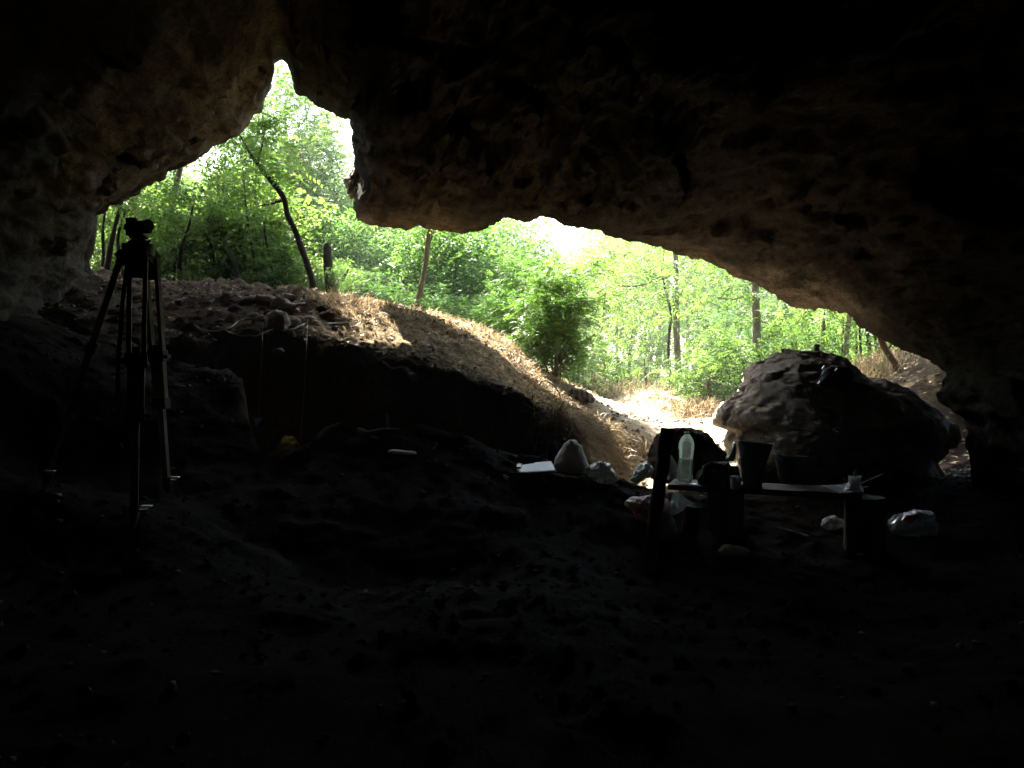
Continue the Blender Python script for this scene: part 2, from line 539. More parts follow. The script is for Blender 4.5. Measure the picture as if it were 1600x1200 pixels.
M['ground'] = build_ground_mat()
M['cave'] = build_rock_mat('cave_rock', [(0.34, (0.011, 0.010, 0.006)), (0.46, (0.034, 0.026, 0.019)), (0.56, (0.062, 0.048, 0.037)), (0.68, (0.139, 0.111, 0.086))], mouth_light=[(0.36, (0.03, 0.022, 0.015)), (0.45, (0.13, 0.10, 0.07)), (0.54, (0.27, 0.215, 0.15)), (0.66, (0.46, 0.385, 0.285))])
M['boulder'] = build_rock_mat('boulder_rock', [(0.34, (0.111, 0.096, 0.077)), (0.5, (0.276, 0.238, 0.188)), (0.66, (0.516, 0.450, 0.365))], 2.0, 12.0, .6, .035)
M['brownrock'] = build_rock_mat('brown_rock', [(0.34, (0.04, 0.024, 0.017)), (0.5, (0.09, 0.056, 0.040)), (0.66, (0.17, 0.115, 0.085))], 3.0, 16.0)
M['palestone'] = build_rock_mat('pale_stone', [(0.34, (0.14, 0.12, 0.10)), (0.5, (0.26, 0.23, 0.19)), (0.66, (0.4, 0.36, 0.31))], 6.0, 30.0, 0.6, 0.01)
M['bark'] = mat_noise('bark', [(0.3, (0.06, 0.045, 0.034)), (0.55, (0.14, 0.11, 0.083)), (0.75, (0.24, 0.195, 0.15))], 14, 0.9, 0.8, 30, bdist=0.02, vscale=(1, 1, 0.25))
M['darkbark'] = mat_noise('dark_bark', [(0.3, (0.012, 0.010, 0.008)), (0.6, (0.035, 0.028, 0.022)), (0.8, (0.07, 0.056, 0.044))], 14, 0.9, 0.8, 30, bdist=0.02, vscale=(1, 1, 0.3))
M['redbark'] = mat_noise('red_bark', [(0.3, (0.07, 0.032, 0.02)), (0.6, (0.16, 0.075, 0.045)), (0.8, (0.26, 0.15, 0.10))], 10, 0.85, 0.7, 30, bdist=0.02, vscale=(1, 1, 0.3))
M['palebark'] = mat_noise('pale_bark', [(0.3, (0.12, 0.10, 0.08)), (0.6, (0.25, 0.215, 0.17)), (0.8, (0.38, 0.34, 0.28))], 12, 0.9, 0.7, 30, bdist=0.02, vscale=(1, 1, 0.3))
M['darkpost'] = mat_noise('dark_post', [(0.3, (0.008, 0.006, 0.005)), (0.7, (0.025, 0.02, 0.016))], 12, 0.85, 0.6, 26, vscale=(1, 1, .2))
M['grit'] = mat_noise('grit', [(0.3, (0.03, 0.025, 0.019)), (0.55, (0.08, 0.067, 0.052)), (0.75, (0.11, 0.095, 0.075))], 7, 0.95, 0.3, 60, spec=0.05)
M['leaf_light'] = mat_leaf('leaf_light', [(0.0, (0.061, 0.127, 0.029)), (0.45, (0.108, 0.183, 0.044)), (0.8, (0.161, 0.232, 0.059)), (1.0, (0.273, 0.254, 0.066))], (1.2, 1.25, 0.8), 0.5)
M['leaf_mid'] = mat_leaf('leaf_mid', [(0.0, (0.048, 0.119, 0.030)), (0.5, (0.086, 0.181, 0.044)), (0.9, (0.148, 0.239, 0.052)), (1.0, (0.260, 0.274, 0.059))], (1.2, 1.25, 0.8), 0.45)
M['leaf_dark'] = mat_leaf('leaf_dark', [(0.0, (0.053, 0.111, 0.025)), (0.5, (0.091, 0.180, 0.040)), (1.0, (0.173, 0.250, 0.053))], (1.2, 1.3, 0.7), 0.38, 0.03)
M['leaf_far'] = mat_leaf('leaf_far', [(0.0, (0.086, 0.154, 0.062)), (0.5, (0.126, 0.205, 0.084)), (1.0, (0.194, 0.248, 0.112))], (1.2, 1.25, 0.8), 0.5)  # paler, bluer leaves: the veil over the far wood put into the colour
M['straw'] = mat_leaf('straw_blades', [(0.0, (0.11, 0.08, 0.05)), (0.4, (0.25, 0.195, 0.125)), (0.8, (0.42, 0.345, 0.235)), (1.0, (0.16, 0.2, 0.08))], (1.1, 1.0, 0.8), 0.35, 0.04)

# ================================================================ GROUND
def axis(segs):
    out = []
    for a, b, st in segs:
        n = max(1, int(round((b - a) / st)))
        out += list(np.linspace(a, b, n, endpoint=False))
    return out
gxs = axis([(-400, -120, 70), (-120, -40, 16), (-40, -14, 3), (-14, -6, .4), (-6, -4.4, .09), (-4.4, 4.6, .036), (4.6, 7, .1), (7, 14, .4), (14, 40, 3), (40, 120, 16), (120, 400, 70)]) + [400]
gys = axis([(-400, -120, 70), (-120, -20, 16), (-20, -5, 1.5), (-5, 0.5, .3), (.5, 3, .07), (3, 5.2, .04), (5.2, 7.6, .028), (7.6, 11, .045), (11, 15, .12), (15, 30, .5), (30, 80, 3), (80, 160, 14), (160, 500, 60)]) + [500]
GX, GY = np.meshgrid(np.array(gxs), np.array(gys))
gx, gy = GX.ravel(), GY.ravel()
gzv = gh(gx, gy)
straw, path, litter = zones(gx, gy)  # litter also carries the inner slope's light and the right bank's shade
td = trench_d(gx, gy)
inner = (td < 0.10).astype(float)
clay_and_lit_patch = sstep(-0.02, 0.10, td) * (0.35 + 0.65 * sstep(0.35, 0.0, np.hypot((gx + 1.75) / 1.2, (gy - 6.1) / 1.2) - 0.3))  # yellow stronger at the left corner: its lit patch put into the colour
V = np.c_[gx, gy, gzv]
nx, ny = len(gxs), len(gys)
ii = (np.arange(ny - 1)[:, None] * nx + np.arange(nx - 1)[None, :]).ravel()
FQ = np.c_[ii, ii + 1, ii + nx + 1, ii + nx]
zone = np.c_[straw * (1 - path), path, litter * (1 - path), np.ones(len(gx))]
pm = path[FQ].mean(axis=1) > 0.5
def sub_mesh(name, sel, lab, cat):
    f = FQ[sel]
    u, inv = np.unique(f.ravel(), return_inverse=True)
    o = mesh_np(name, V[u], inv.reshape(-1, 4), M['ground'], smooth=True,
                attrs={'zone': ('FLOAT_COLOR', zone[u]), 'clay_and_lit_patch': ('FLOAT', clay_and_lit_patch[u])})
    return tag(o, lab, cat, kind='structure')
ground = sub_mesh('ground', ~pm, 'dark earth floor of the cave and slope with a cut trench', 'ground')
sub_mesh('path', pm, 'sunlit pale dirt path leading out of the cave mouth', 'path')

# ================================================================ CAVE
RIM = [(118, 640, 8.8), (122, 520, 8.8), (130, 455, 8.8), (134, 425, 8.81), (131, 395, 8.8), (142, 368, 8.82), (148, 335, 8.83), (166, 318, 8.85), (195, 303, 8.89), (222, 285, 8.95), (250, 275, 9.02), (285, 262, 9.1), (300, 254, 9.13), (322, 242, 9.18), (334, 228, 9.22), (352, 222, 9.31), (372, 214, 9.41), (388, 198, 9.49), (394, 182, 9.52), (408, 172, 9.59), (414, 155, 9.62), (424, 140, 9.67), (428, 122, 9.69), (431, 98, 9.71), (440, 92, 9.75), (450, 98, 9.77), (456, 125, 9.78), (460, 146, 9.79), (480, 150, 9.82), (492, 166, 9.84), (512, 175, 9.88), (528, 184, 9.91), (545, 186, 9.94), (549, 205, 9.95), (552, 235, 9.95), (556, 262, 9.95), (561, 285, 9.96), (556, 306, 9.95), (553, 325, 9.95), (558, 341, 9.96), (572, 350, 9.97), (592, 356, 9.98), (622, 357, 9.99), (636, 361, 9.94), (647, 354, 9.89), (670, 355, 9.8), (706, 360, 9.66), (738, 355, 9.48), (762, 346, 9.33), (785, 340, 9.18), (800, 341, 9.08), (822, 347, 8.93), (832, 341, 8.87), (846, 334, 8.78), (862, 337, 8.7), (884, 348, 8.62), (908, 357, 8.52), (935, 361, 8.42), (965, 370, 8.51), (1000, 380, 8.67), (1035, 389, 8.83), (1062, 395, 8.9), (1096, 405, 8.98), (1122, 418, 9.04), (1150, 432, 9.1), (1178, 443, 9.05), (1208, 459, 8.99), (1240, 464, 8.94), (1272, 472, 8.85), (1298, 483, 8.73), (1320, 487, 8.63), (1345, 502, 8.52), (1372, 520, 8.37), (1400, 535, 8.21), (1424, 548, 8.07), (1450, 563, 7.92), (1466, 575, 7.82), (1477, 582, 7.5), (1470, 598, 7.4), (1463, 612, 7.3), (1468, 632, 7.3), (1484, 644, 7.2), (1506, 652, 7.2), (1512, 672, 7.1), (1509, 700, 7.1), (1515, 725, 7.0), (1522, 760, 6.9), (1530, 830, 6.8), (1540, 1000, 6.7)]
NT, NS = 560, 150
def build_cave():
    R = np.array(RIM, float)
    seg = np.r_[0, np.cumsum(np.hypot(np.diff(R[:, 0]), np.diff(R[:, 1])))]
    t = np.linspace(0, seg[-1], NT)
    px = np.interp(t, seg, R[:, 0]); py = np.interp(t, seg, R[:, 1]); Yd = np.interp(t, seg, R[:, 2])
    tn = np.c_[t / 14.0, t * 0, t * 0]
    px = px + fbm(tn, 3, 201) * 3.0; py = py + fbm(tn, 3, 211) * 3.0
    Rw = np.array([at(a, b, c) for a, b, c in zip(px, py, Yd)])
    # direction in which each stretch of the lip runs back into the chamber (key rim points, degrees)
    cen = np.array([-0.1, -0.35])
    KEYS = [((118, 640), 205), ((134, 425), 182), ((222, 285), 158), ((334, 228), 132), ((428, 122), 108), ((440, 92), 98), ((456, 125), 89), ((492, 166), 89), ((545, 186), 84),
            ((556, 262), 79), ((553, 325), 76), ((572, 350), 73), ((636, 361), 69), ((738, 355), 63), ((846, 334), 56), ((1000, 380), 46), ((1178, 443), 32), ((1372, 520), 14),
            ((1477, 582), 4), ((1463, 612), 0), ((1512, 672), -8), ((1530, 830), -25), ((1540, 1000), -42)]
    kt = [seg[int(np.argmin(np.hypot(R[:, 0] - k[0][0], R[:, 1] - k[0][1])))] for k in KEYS]
    ths = np.radians(np.interp(t, kt, [k[1] for k in KEYS]))
    kk = np.ones(7) / 7
    ths = np.convolve(np.pad(ths, 3, mode='edge'), kk, mode='valid')
    c, s = np.cos(ths), np.sin(ths)
    Ix = 4.7 * np.sign(c) * np.abs(c) ** 0.75 - 0.1
    Iz = np.where(s > 0, 3.7 * np.abs(s) ** 0.8, -2.6 * np.abs(s) ** 0.8) - 0.35
    u = np.linspace(0, 1, NT)
    # how quickly the vault opens up behind the lip (1 = like a tunnel, small = bulges at once)
    pw = np.interp(t / seg[-1], [0, .2, .38, .5, .62, .8, 1], [.85, .95, .75, .62, .62, .75, .6])
    rows = []
    svals = (np.arange(NS) / (NS - 1)) ** 1.5
    # the vault widens slowly behind the lip, then opens into the chamber
    mul = np.interp(t / seg[-1], [0, .15, .3, .36, .42, .5, .6, .7, .8, 1], [.7, .5, .55, .95, 1.0, .95, 1.15, 2.0, 2.8, 3.0])
    for sv in svals:
        Yv = Yd + (-4.0 - Yd) * sv
        dd = Yd - Yv
        G = (34 * dd + 8 * dd ** 2.2) * mul
        Yc_ = np.maximum(Yv, 0.6)
        qx, qy = px + c * G, py - s * G
        uu, vv = (qx - 800) / F, (600 - qy) / F
        tt = Yc_ / (CA + vv * SA)
        PX, PZ = uu * tt, (-SA + vv * CA) * tt
        w = sstep(5.0, 1.0, Yv)
        X = PX * (1 - w) + Ix * w
        Z = PZ * (1 - w) + Iz * w
        rows.append(np.c_[X, Yv, Z])
    inner = np.array(rows)                     # NS x NT x 3
    # outside face: rounded lip, then the cliff flaring up and out
    dirs = np.c_[c, s]
    outr = []
    for e in (0.006, .02, .05, .09, .14, .2, .28, .4, .55, .75, 1.0):
        Yv = Yd + 0.55 * e ** 0.8 + 0.9 * max(0, e - .4)
        q = Rw[:, [0, 2]] * (Yv / Yd)[:, None] + dirs * (0.10 * e + 0.25 * e * e + 3.0 * max(0, e - .3) ** 1.5)
        outr.append(np.c_[q[:, 0], Yv, q[:, 1]])
    outr = np.array(outr[::-1])
    # extra outermost ring far up and out
    far = outr[0].copy()
    far[:, [0, 2]] += dirs * 7.0
    far[:, 1] += 1.5
    G = np.concatenate([far[None], outr, inner], axis=0)
    nr = G.shape[0]
    no = nr - NS
    du = np.gradient(G, axis=0); dv = np.gradient(G, axis=1)
    nrm = np.cross(du, dv)
    nrm /= np.linalg.norm(nrm, axis=2, keepdims=True) + 1e-9
    amp = np.zeros(nr)
    amp[no:] = sstep(0, 0.07, svals)
    amp1 = np.ones(nr)
    amp1[no:] = sstep(0.02, 0.3, svals)
    amp[:no] = np.linspace(1, 0.15, no)
    P = G.reshape(-1, 3)
    st = P * np.array([1.0, 0.7, 1.5])         # beds dip with the vault
    tap = t[int(np.argmin(np.hypot(px - 440, py - 95)))]
    calm = np.tile(1 - .85 * np.exp(-((t - tap) / 55.0) ** 2), nr) * 1.0
    calm = calm.reshape(nr, NT); calm[no:] = 1 - (1 - calm[no:]) * sstep(.45, .1, svals)[:, None]
    sl_ = P * np.array([1.0, .55, 1.25])
    fc = facets(sl_, 1.25, 351) * .13 + facets(sl_, 4.5, 361) * .04
    n1 = fbm(P * 0.7, 2, 301); n2 = fbm(st * 2.3, 4, 311, ridged=True); n3 = fbm(P * 9, 4, 321); n4 = fbm(st * 5, 3, 331, ridged=True)
    n5 = fbm(P * 24, 3, 341)
    disp = (n1 * 0.28 * np.repeat(amp1, NT) + n2 * 0.075 + n4 * 0.04 + n3 * 0.03 + n5 * 0.016 + fc).reshape(nr, NT) * amp[:, None] * calm
    disp += (n3 * 0.03 + n5 * .012).reshape(nr, NT) * (1 - amp[:, None]) * calm
    G = G + nrm * disp[..., None]
    back = G[-1].mean(axis=0)
    V = np.concatenate([G.reshape(-1, 3)], axis=0)
    ii = (np.arange(nr - 1)[:, None] * NT + np.arange(NT - 1)[None, :]).ravel()
    FQ = np.c_[ii, ii + 1, ii + NT + 1, ii + NT]
    # close the back of the chamber with one more ring pulled together
    last = (nr - 1) * NT
    cb = G[-1].copy(); cb = cb.mean(axis=0) + (cb - cb.mean(axis=0)) * 0.02; cb[:, 1] -= 0.6
    V = np.concatenate([V, cb])
    jj = last + np.arange(NT - 1)
    FQ = np.concatenate([FQ, np.c_[jj, jj + 1, jj + NT + 1, jj + NT], [[last + NT - 1, last, last + NT, last + 2 * NT - 1]]])
    # underside strip closing the shell under the floor
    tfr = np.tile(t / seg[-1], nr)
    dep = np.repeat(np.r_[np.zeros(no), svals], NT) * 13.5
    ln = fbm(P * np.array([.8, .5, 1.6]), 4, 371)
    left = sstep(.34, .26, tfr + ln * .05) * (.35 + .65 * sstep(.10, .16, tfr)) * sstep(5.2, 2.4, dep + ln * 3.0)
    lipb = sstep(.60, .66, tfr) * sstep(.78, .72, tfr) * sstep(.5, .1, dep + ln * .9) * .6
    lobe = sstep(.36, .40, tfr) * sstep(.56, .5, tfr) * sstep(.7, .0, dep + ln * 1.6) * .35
    mouth_light = np.clip(left + lipb + lobe, 0, 1) * sstep(-.5, .3, fbm(P * np.array([2.8, 1.2, 5.0]), 5, 381) + .15)  # daylight on left wall, lip and lobe put into the rock colour
    mouth_light = np.r_[mouth_light, np.zeros(NT)]
    o = mesh_np('cave_wall', V, FQ, M['cave'], smooth=True, attrs={'mouth_light': ('FLOAT', mouth_light)})
    return tag(o, 'rough dark rock vault of the cave around the bright mouth', 'cave', kind='structure')
cave = build_cave()

# ================================================================ LIGHT, SKY, CAMERA
SUN_DIR = Vector((-0.38, 0.74, 1.0)).normalized()     # from the ground towards the sun
w = bpy.data.worlds.new('World')
SC.world = w
w.use_nodes = True
nt = w.node_tree
for n in list(nt.nodes):
    nt.nodes.remove(n)
sky = nt.nodes.new('ShaderNodeTexSky')
sky.sky_type = 'NISHITA'
sky.sun_disc = False
sky.sun_elevation = math.asin(SUN_DIR.z)
sky.sun_rotation = math.atan2(SUN_DIR.x, SUN_DIR.y)
sky.dust_density = 2.0
bg = nt.nodes.new('ShaderNodeBackground')
bg.inputs['Strength'].default_value = 0.13
wo = nt.nodes.new('ShaderNodeOutputWorld')
nt.links.new(sky.outputs[0], bg.inputs[0]); nt.links.new(bg.outputs[0], wo.inputs[0])
sl = bpy.data.lights.new('sun', 'SUN')
sl.energy = 5.0
sl.angle = math.radians(0.53)
sl.color = (1.0, 0.95, 0.87)
so = link(bpy.data.objects.new('sun', sl))
so.rotation_euler = SUN_DIR.to_track_quat('Z', 'Y').to_euler()
so.location = SUN_DIR * 60

cam = bpy.data.cameras.new('camera')
cam.sensor_width = 36
cam.lens = 36 * F / 1600.0
cam.clip_start = 0.05
cam.clip_end = 2000
co = link(bpy.data.objects.new('camera', cam))
co.rotation_euler = (math.pi / 2 - PITCH, 0, 0)
SC.camera = co
SC.view_settings.view_transform = 'Standard'
SC.view_settings.look = 'None'
SC.view_settings.exposure = 3.75
SC.view_settings.gamma = 1.0
cy = SC.cycles
cy.use_denoising = True
cy.max_bounces = 10
cy.diffuse_bounces = 4
cy.transparent_max_bounces = 24
cy.caustics_reflective = False
cy.caustics_refractive = False
cy.sample_clamp_indirect = 6.0

def added_haze_box(dens):  # thin air volume added to give the wood its veil of glare
    bm = bmesh.new(); bmesh.ops.create_cube(bm, size=1.0)
    for v in bm.verts:
        v.co = Vector((v.co.x * 240, v.co.y * 200 + 70, -6 + (v.co.z + .5) * 26))
    me = bpy.data.meshes.new('haze'); bm.to_mesh(me); bm.free()
    m, nt, out = mat_new('haze_air')
    pv = N(nt, 'ShaderNodeVolumePrincipled')
    pv.inputs['Color'].default_value = (.93, .97, .94, 1)
    pv.inputs['Density'].default_value = dens
    pv.inputs['Anisotropy'].default_value = .3
    nt.links.new(pv.outputs[0], out.inputs['Volume'])
    me.materials.append(m)
    o = link(bpy.data.objects.new('haze', me))
    tag(o, 'pale air volume added in the wood for its veil of glare', 'haze', kind='stuff')
HAZE = 0.0024
# ================================================================ VEGETATION
def rot_frames(d, rng):
    """unit dirs (n,3) -> two perpendicular unit vectors, random roll"""
    r = rng.normal(size=d.shape)
    a = np.cross(d, r); a /= np.linalg.norm(a, axis=1, keepdims=True) + 1e-9
    b = np.cross(d, a)
    return a, b

def unit(v):
    return v / (np.linalg.norm(v, axis=1, keepdims=True) + 1e-9)

def leaves(C, L, rng, asp=0.45, flat=0.5, droop=0.25, tint=None):
    """one folded diamond blade per centre"""
    n = len(C)
    d = rng.normal(size=(n, 3)); d[:, 2] *= flat; d[:, 2] -= droop
    d = unit(d)
    up = np.array([0, 0, 1.0]) + rng.normal(size=(n, 3)) * 0.55
    s = unit(np.cross(d, up))
    nrm = np.cross(s, d)
    l = (L * rng.uniform(.6, 1.25, n))[:, None]
    base = C - d * l * 0.5
    w = l * asp * 0.5
    mid = base + d * l * 0.45 + nrm * l * 0.06
    tip = base + d * l - np.array([0, 0, 1]) * l * 0.12
    V = np.stack([base, mid + s * w, tip, mid - s * w], axis=1).reshape(-1, 3)
    Fq = np.arange(n * 4).reshape(n, 4)
    if tint is None:
        tint = np.clip(rng.normal(.45, .22, n), 0, 1)
    return V, Fq, np.repeat(tint, 4)

def sprays(C, L, rng, pairs=5, asp=0.42, out=None, tint=None):
    """pinnate sprays: leaflets in pairs along a drooping stalk"""
    n = len(C)
    d = rng.normal(size=(n, 3)) * 0.8
    if out is not None:
        d = d + out * 1.2
    d[:, 2] *= 0.55
    d = unit(d)
    up = unit(np.array([0, 0, 1.0]) + rng.normal(size=(n, 3)) * 0.4)
    s = unit(np.cross(d, up)); nr = np.cross(s, d)
    l = L * rng.uniform(.65, 1.25, n)
    Vs, T = [], []
    if tint is None:
        tint = np.clip(rng.normal(.45, .22, n), 0, 1)
    for k in range(pairs):
        f = (k + 0.6) / pairs
        p = C + d * (l * f)[:, None] - np.array([0, 0, 1.0]) * (l * 0.35 * f * f)[:, None]
        ll = (l * 0.34 * (1 - 0.25 * abs(f - .5)))[:, None]
        for sg in (-1, 1):
            dd = unit(s * sg * 0.9 + d * 0.55 - nr * 0.15 + rng.normal(size=(n, 3)) * 0.12)
            q = unit(np.cross(dd, nr))
            w = ll * asp * 0.5
            Vs.append(np.stack([p, p + dd * ll * .5 + q * w, p + dd * ll - nr * ll * .12, p + dd * ll * .5 - q * w], axis=1))
            T.append(np.clip(tint + rng.normal(0, .06, n), 0, 1))
    V = np.stack(Vs, axis=1).reshape(-1, 3)
    T = np.repeat(np.stack(T, axis=1).reshape(-1), 4)
    return V, np.arange(len(V)).reshape(-1, 4), T

def wig(p0, p1, n, amp, rng, sag=0.0):
    t = np.linspace(0, 1, n)[:, None]
    p = np.array(p0) * (1 - t) + np.array(p1) * t
    w = np.cumsum(rng.normal(size=(n, 3)), axis=0) * amp
    w -= w[0] + (w[-1] - w[0]) * t
    p = p + w
    p[:, 2] += sag * (t[:, 0] * (1 - t[:, 0])) * 4
    return p

def cloud(pts, n, sig, rng):
    k = rng.integers(0, len(pts), n)
    return pts[k] + rng.normal(size=(n, 3)) * np.asarray(sig)[k][:, None] * np.array([1, 1, .75])

class Proto:
    def __init__(s, trunk, crown, H):
        s.trunk, s.crown, s.H = trunk, crown, H

def make_tree(seed, H, r0, base=0.3, spread=0.3, nb=14, n=1400, L=0.22, leaf='spray', bark='bark', lmat='leaf_light', lean=0.1, clump=0.3, stems=1, gap=1.0):
    """trunk (with limbs) and crown meshes for one kind of tree"""
    rng = np.random.default_rng(seed)
    mb = MB()
    pts, sg, outs = [], [], []
    for st in range(stems):
        a = rng.uniform(0, 2 * math.pi)
        off = 0 if stems == 1 else rng.uniform(0.0, 0.12) * H
        sp = lean if stems == 1 else rng.uniform(.1, 1) * spread
        p0 = np.array([off * math.cos(a) * .5, off * math.sin(a) * .5, -0.15])
        hh = H * (1 if stems == 1 else rng.uniform(.6, 1.0))
        p1 = np.array([math.cos(a) * sp * H, math.sin(a) * sp * H, hh])
        tr = wig(p0, p1, 12, 0.012 * H, rng, 0)
        rr = r0 * (1 if stems == 1 else rng.uniform(.35, .7))
        mb.tube(tr, [rr * (1 - 0.85 * (i / 11)) for i in range(12)], n=7)
        m = nb if stems == 1 else max(2, nb // stems)
        for b in range(m):
            f = base + (1 - base) * (b + rng.uniform(0, 1)) / m
            i = min(10, int(f * 11)); u = f * 11 - i
            q0 = tr[i] * (1 - u) + tr[i + 1] * u
            az = b * 2.4 + rng.uniform(-.5, .5)
            prof = math.sin(math.pi * min(1, (f - base) / (1 - base) * .85 + .15)) ** 0.7
            ln = H * spread * (0.35 + 0.75 * prof) * rng.uniform(.6, 1.15)
            q1 = q0 + np.array([math.cos(az) * ln, math.sin(az) * ln, ln * rng.uniform(.15, .8)])
            br = wig(q0, q1, 7, 0.02 * ln, rng, 0.05 * ln)
            r1 = rr * (1 - .85 * f) * .6 + 0.003
            mb.tube(br, [r1 * (1 - .8 * k / 6) for k in range(7)], n=5, caps=False)
            for k in range(2, 7):
                if rng.uniform() < gap:
                    pts.append(br[k]); sg.append(clump * (0.6 + .5 * rng.uniform()) * H * 0.22)
                    outs.append(unit((q1 - q0)[None])[0])
            # side twigs
            for k in (3, 4, 5):
                e = br[k] + rng.normal(size=3) * ln * .28
                mb.tube([br[k], (br[k] + e) / 2 + rng.normal(size=3) * .02, e], [r1 * .4, r1 * .3, r1 * .12], n=4, caps=False)
                pts.append(e); sg.append(clump * (0.5 + .5 * rng.uniform()) * H * 0.2); outs.append(unit((e - br[k])[None])[0])
    pts = np.array(pts); sg = np.array(sg); outs = np.array(outs)
    # each clump has its own shade of green (young and old growth)
    ct = rng.normal(0, .16, len(pts))
    k = rng.integers(0, len(pts), n)
    C = pts[k] + rng.normal(size=(n, 3)) * sg[k][:, None] * np.array([1, 1, .7])
    tint = np.clip(.45 + ct[k] + rng.normal(0, .14, n), 0, 1)
    if leaf == 'spray':
        V, Fq, T = sprays(C, L, rng, out=outs[k], tint=tint)
    else:
        V, Fq, T = leaves(C, L, rng, asp=0.55, tint=tint)
    trunk = mb.build('trunk', M[bark], smooth=True)
    crown = mesh_np('crown', V, Fq, M[lmat], attrs={'tint': ('FLOAT', T)})
    for o in (trunk, crown):
        COL.objects.unlink(o)
    return Proto(trunk, crown, H)

def plant(pr, name, x, y, H, label, cat, group, rz=None, sxy=1.0, z=None, parts=('trunk', 'crown')):
    z = gz(x, y) if z is None else z
    e = empty(name, (x, y, z - 0.03), label, cat, group, rotz=random.uniform(0, 6.28) if rz is None else rz)
    k = H / pr.H
    e.scale = (k * sxy, k * sxy, k)
    for src, nm in ((pr.trunk, parts[0]), (pr.crown, parts[1])):
        o = src.copy(); o.name = nm
        link(o, e)
    return e

def plant_px(pr, name, px, Y, top, label, cat, group=None, **kw):
    p = at(px, 560, Y)
    z = gz(p.x, Y)
    ztop = at(px, top, Y).z
    return plant(pr, name, p.x, Y, max(0.4, ztop - z), label, cat, group, z=z, **kw)

# kinds
P_rob = [make_tree(100 + i, 7, .085, .28, .22, 16, 1700, .26, 'spray', 'bark', 'leaf_light', .06, .30) for i in range(4)]
P_bush = [make_tree(200 + i, 4, .05, .08, .26, 20, 5200, .115, 'leaf', 'bark', 'leaf_mid', .08, .36) for i in range(3)]
P_shrub = [make_tree(300 + i, 3, .04, .18, .30, 24, 2600, .135, 'leaf', 'darkbark', 'leaf_light', .1, .34, stems=6) for i in range(3)]
P_spb = [make_tree(400 + i, 3, .03, .10, .34, 24, 900, .22, 'spray', 'bark', 'leaf_mid', .1, .34, stems=5) for i in range(3)]
P_tall = [make_tree(450 + i, 8, .09, .42, .24, 22, 6500, .16, 'leaf', 'bark', 'leaf_mid', .05, .40) for i in range(2)]
P_far = [make_tree(500 + i, 7, .09, .22, .26, 16, 4600, .17, 'leaf', 'palebark', 'leaf_far', .06, .36) for i in range(4)]

# ---- thicket by the left wall of the mouth
G1 = 'broad leaved shrubs in the thicket by the left wall'
LB1 = 'bright broad leaved shrub on dark stems in the thicket beside the left cave wall'
for i, (px, Y, top) in enumerate([(150, 12.6, 330), (178, 11.4, 322), (225, 12.4, 300), (262, 11.6, 296), (300, 12.2, 290), (335, 11.4, 300), (352, 13.0, 290), (395, 12.0, 268), (430, 11.6, 310), (440, 13.2, 240), (245, 14.0, 268), (190, 14.2, 285)]):
    plant_px(P_shrub[i % 3], 'shrub', px, Y, top, LB1, 'shrub', G1, sxy=random.uniform(1.0, 1.3))
for i, px in enumerate([178, 232, 300, 352, 418, 455, 515]):
    plant_px(P_shrub[i % 3], 'low_shrub', px, 10.75 + (i * .37) % .7, 372 + (i * 17) % 40, 'low leafy shrub at the foot of the thicket, on the crest of the earth slope', 'shrub', 'low shrubs at the foot of the thicket', sxy=1.5)
G2 = 'slender trees behind the thicket'
LB2 = 'slender feathery green tree behind the thicket, under the pointed top of the cave mouth'
for i, (px, Y, top) in enumerate([(428, 15.5, 112), (458, 16.5, 140), (408, 17, 170), (496, 16, 198), (474, 14.5, 220), (526, 17.5, 222), (392, 15.5, 225), (445, 19, 125), (520, 15, 285)]):
    plant_px(P_rob[i % 4], 'slender_tree', px, Y, top, LB2, 'tree', G2, sxy=random.uniform(.95, 1.25))
for i, (px, Y, top) in enumerate([(215, 17, 268), (280, 18, 275), (368, 18, 285), (250, 19, 256), (290, 16, 252), (262, 15, 270)]):
    plant_px(P_rob[(i + 1) % 4], 'feathery_tree', px, Y, top, 'feathery young tree above the shrubs, against the sloping left edge of the mouth', 'tree', 'feathery trees above the left shrubs', sxy=1.2)

for i, (px, Y, hgt) in enumerate([(130, 12.2, 7), (190, 13.2, 7.0), (268, 12.3, 5.7), (212, 12.4, 6.2)]):
    q = at(px, 560, Y)
    plant(P_tall[i % 2], 'tall_tree', q.x, Y, hgt, 'tall tree with a high dense crown standing just outside the left cave wall', 'tree', 'tall trees shading the left slope', sxy=.85)
# ---- bushes on the bank in the middle
G3 = 'bushy young trees behind the grassy mound'
LB3 = 'leafy bright young tree behind the crest of the grassy mound'
for i, (px, Y, top) in enumerate([(560, 13.0, 352), (600, 14.5, 350), (640, 13.2, 372), (690, 14.2, 360), (730, 13.6, 352), (765, 15.0, 362), (790, 13.5, 400), (705, 17, 335), (620, 18, 338), (770, 18, 355), (815, 14.5, 400), (575, 17, 330)]):
    plant_px(P_bush[i % 3], 'young_tree', px, Y, top, LB3, 'tree', G3, sxy=random.uniform(1.15, 1.6))
for i, (px, Y, top) in enumerate([(575, 11.6, 415), (612, 11.9, 420), (660, 11.8, 430), (700, 11.8, 445), (745, 11.6, 455), (790, 11.3, 462), (540, 11.6, 400)]):
    plant_px(P_spb[i % 3], 'undershrub', px, Y, top, 'low feathery shrub growing along the back of the grassy mound', 'shrub', 'low shrubs along the mound', sxy=random.uniform(1.1, 1.5), parts=('stems', 'foliage'))
plant_px(P_rob[0], 'sapling', 845, 15.5, 330, 'tall thin sapling standing alone against the white sky gap', 'tree', sxy=.55)
plant_px(P_rob[1], 'sapling', 800, 16.5, 352, 'short sapling left of the white sky gap, beneath the overhang', 'tree', sxy=.6)

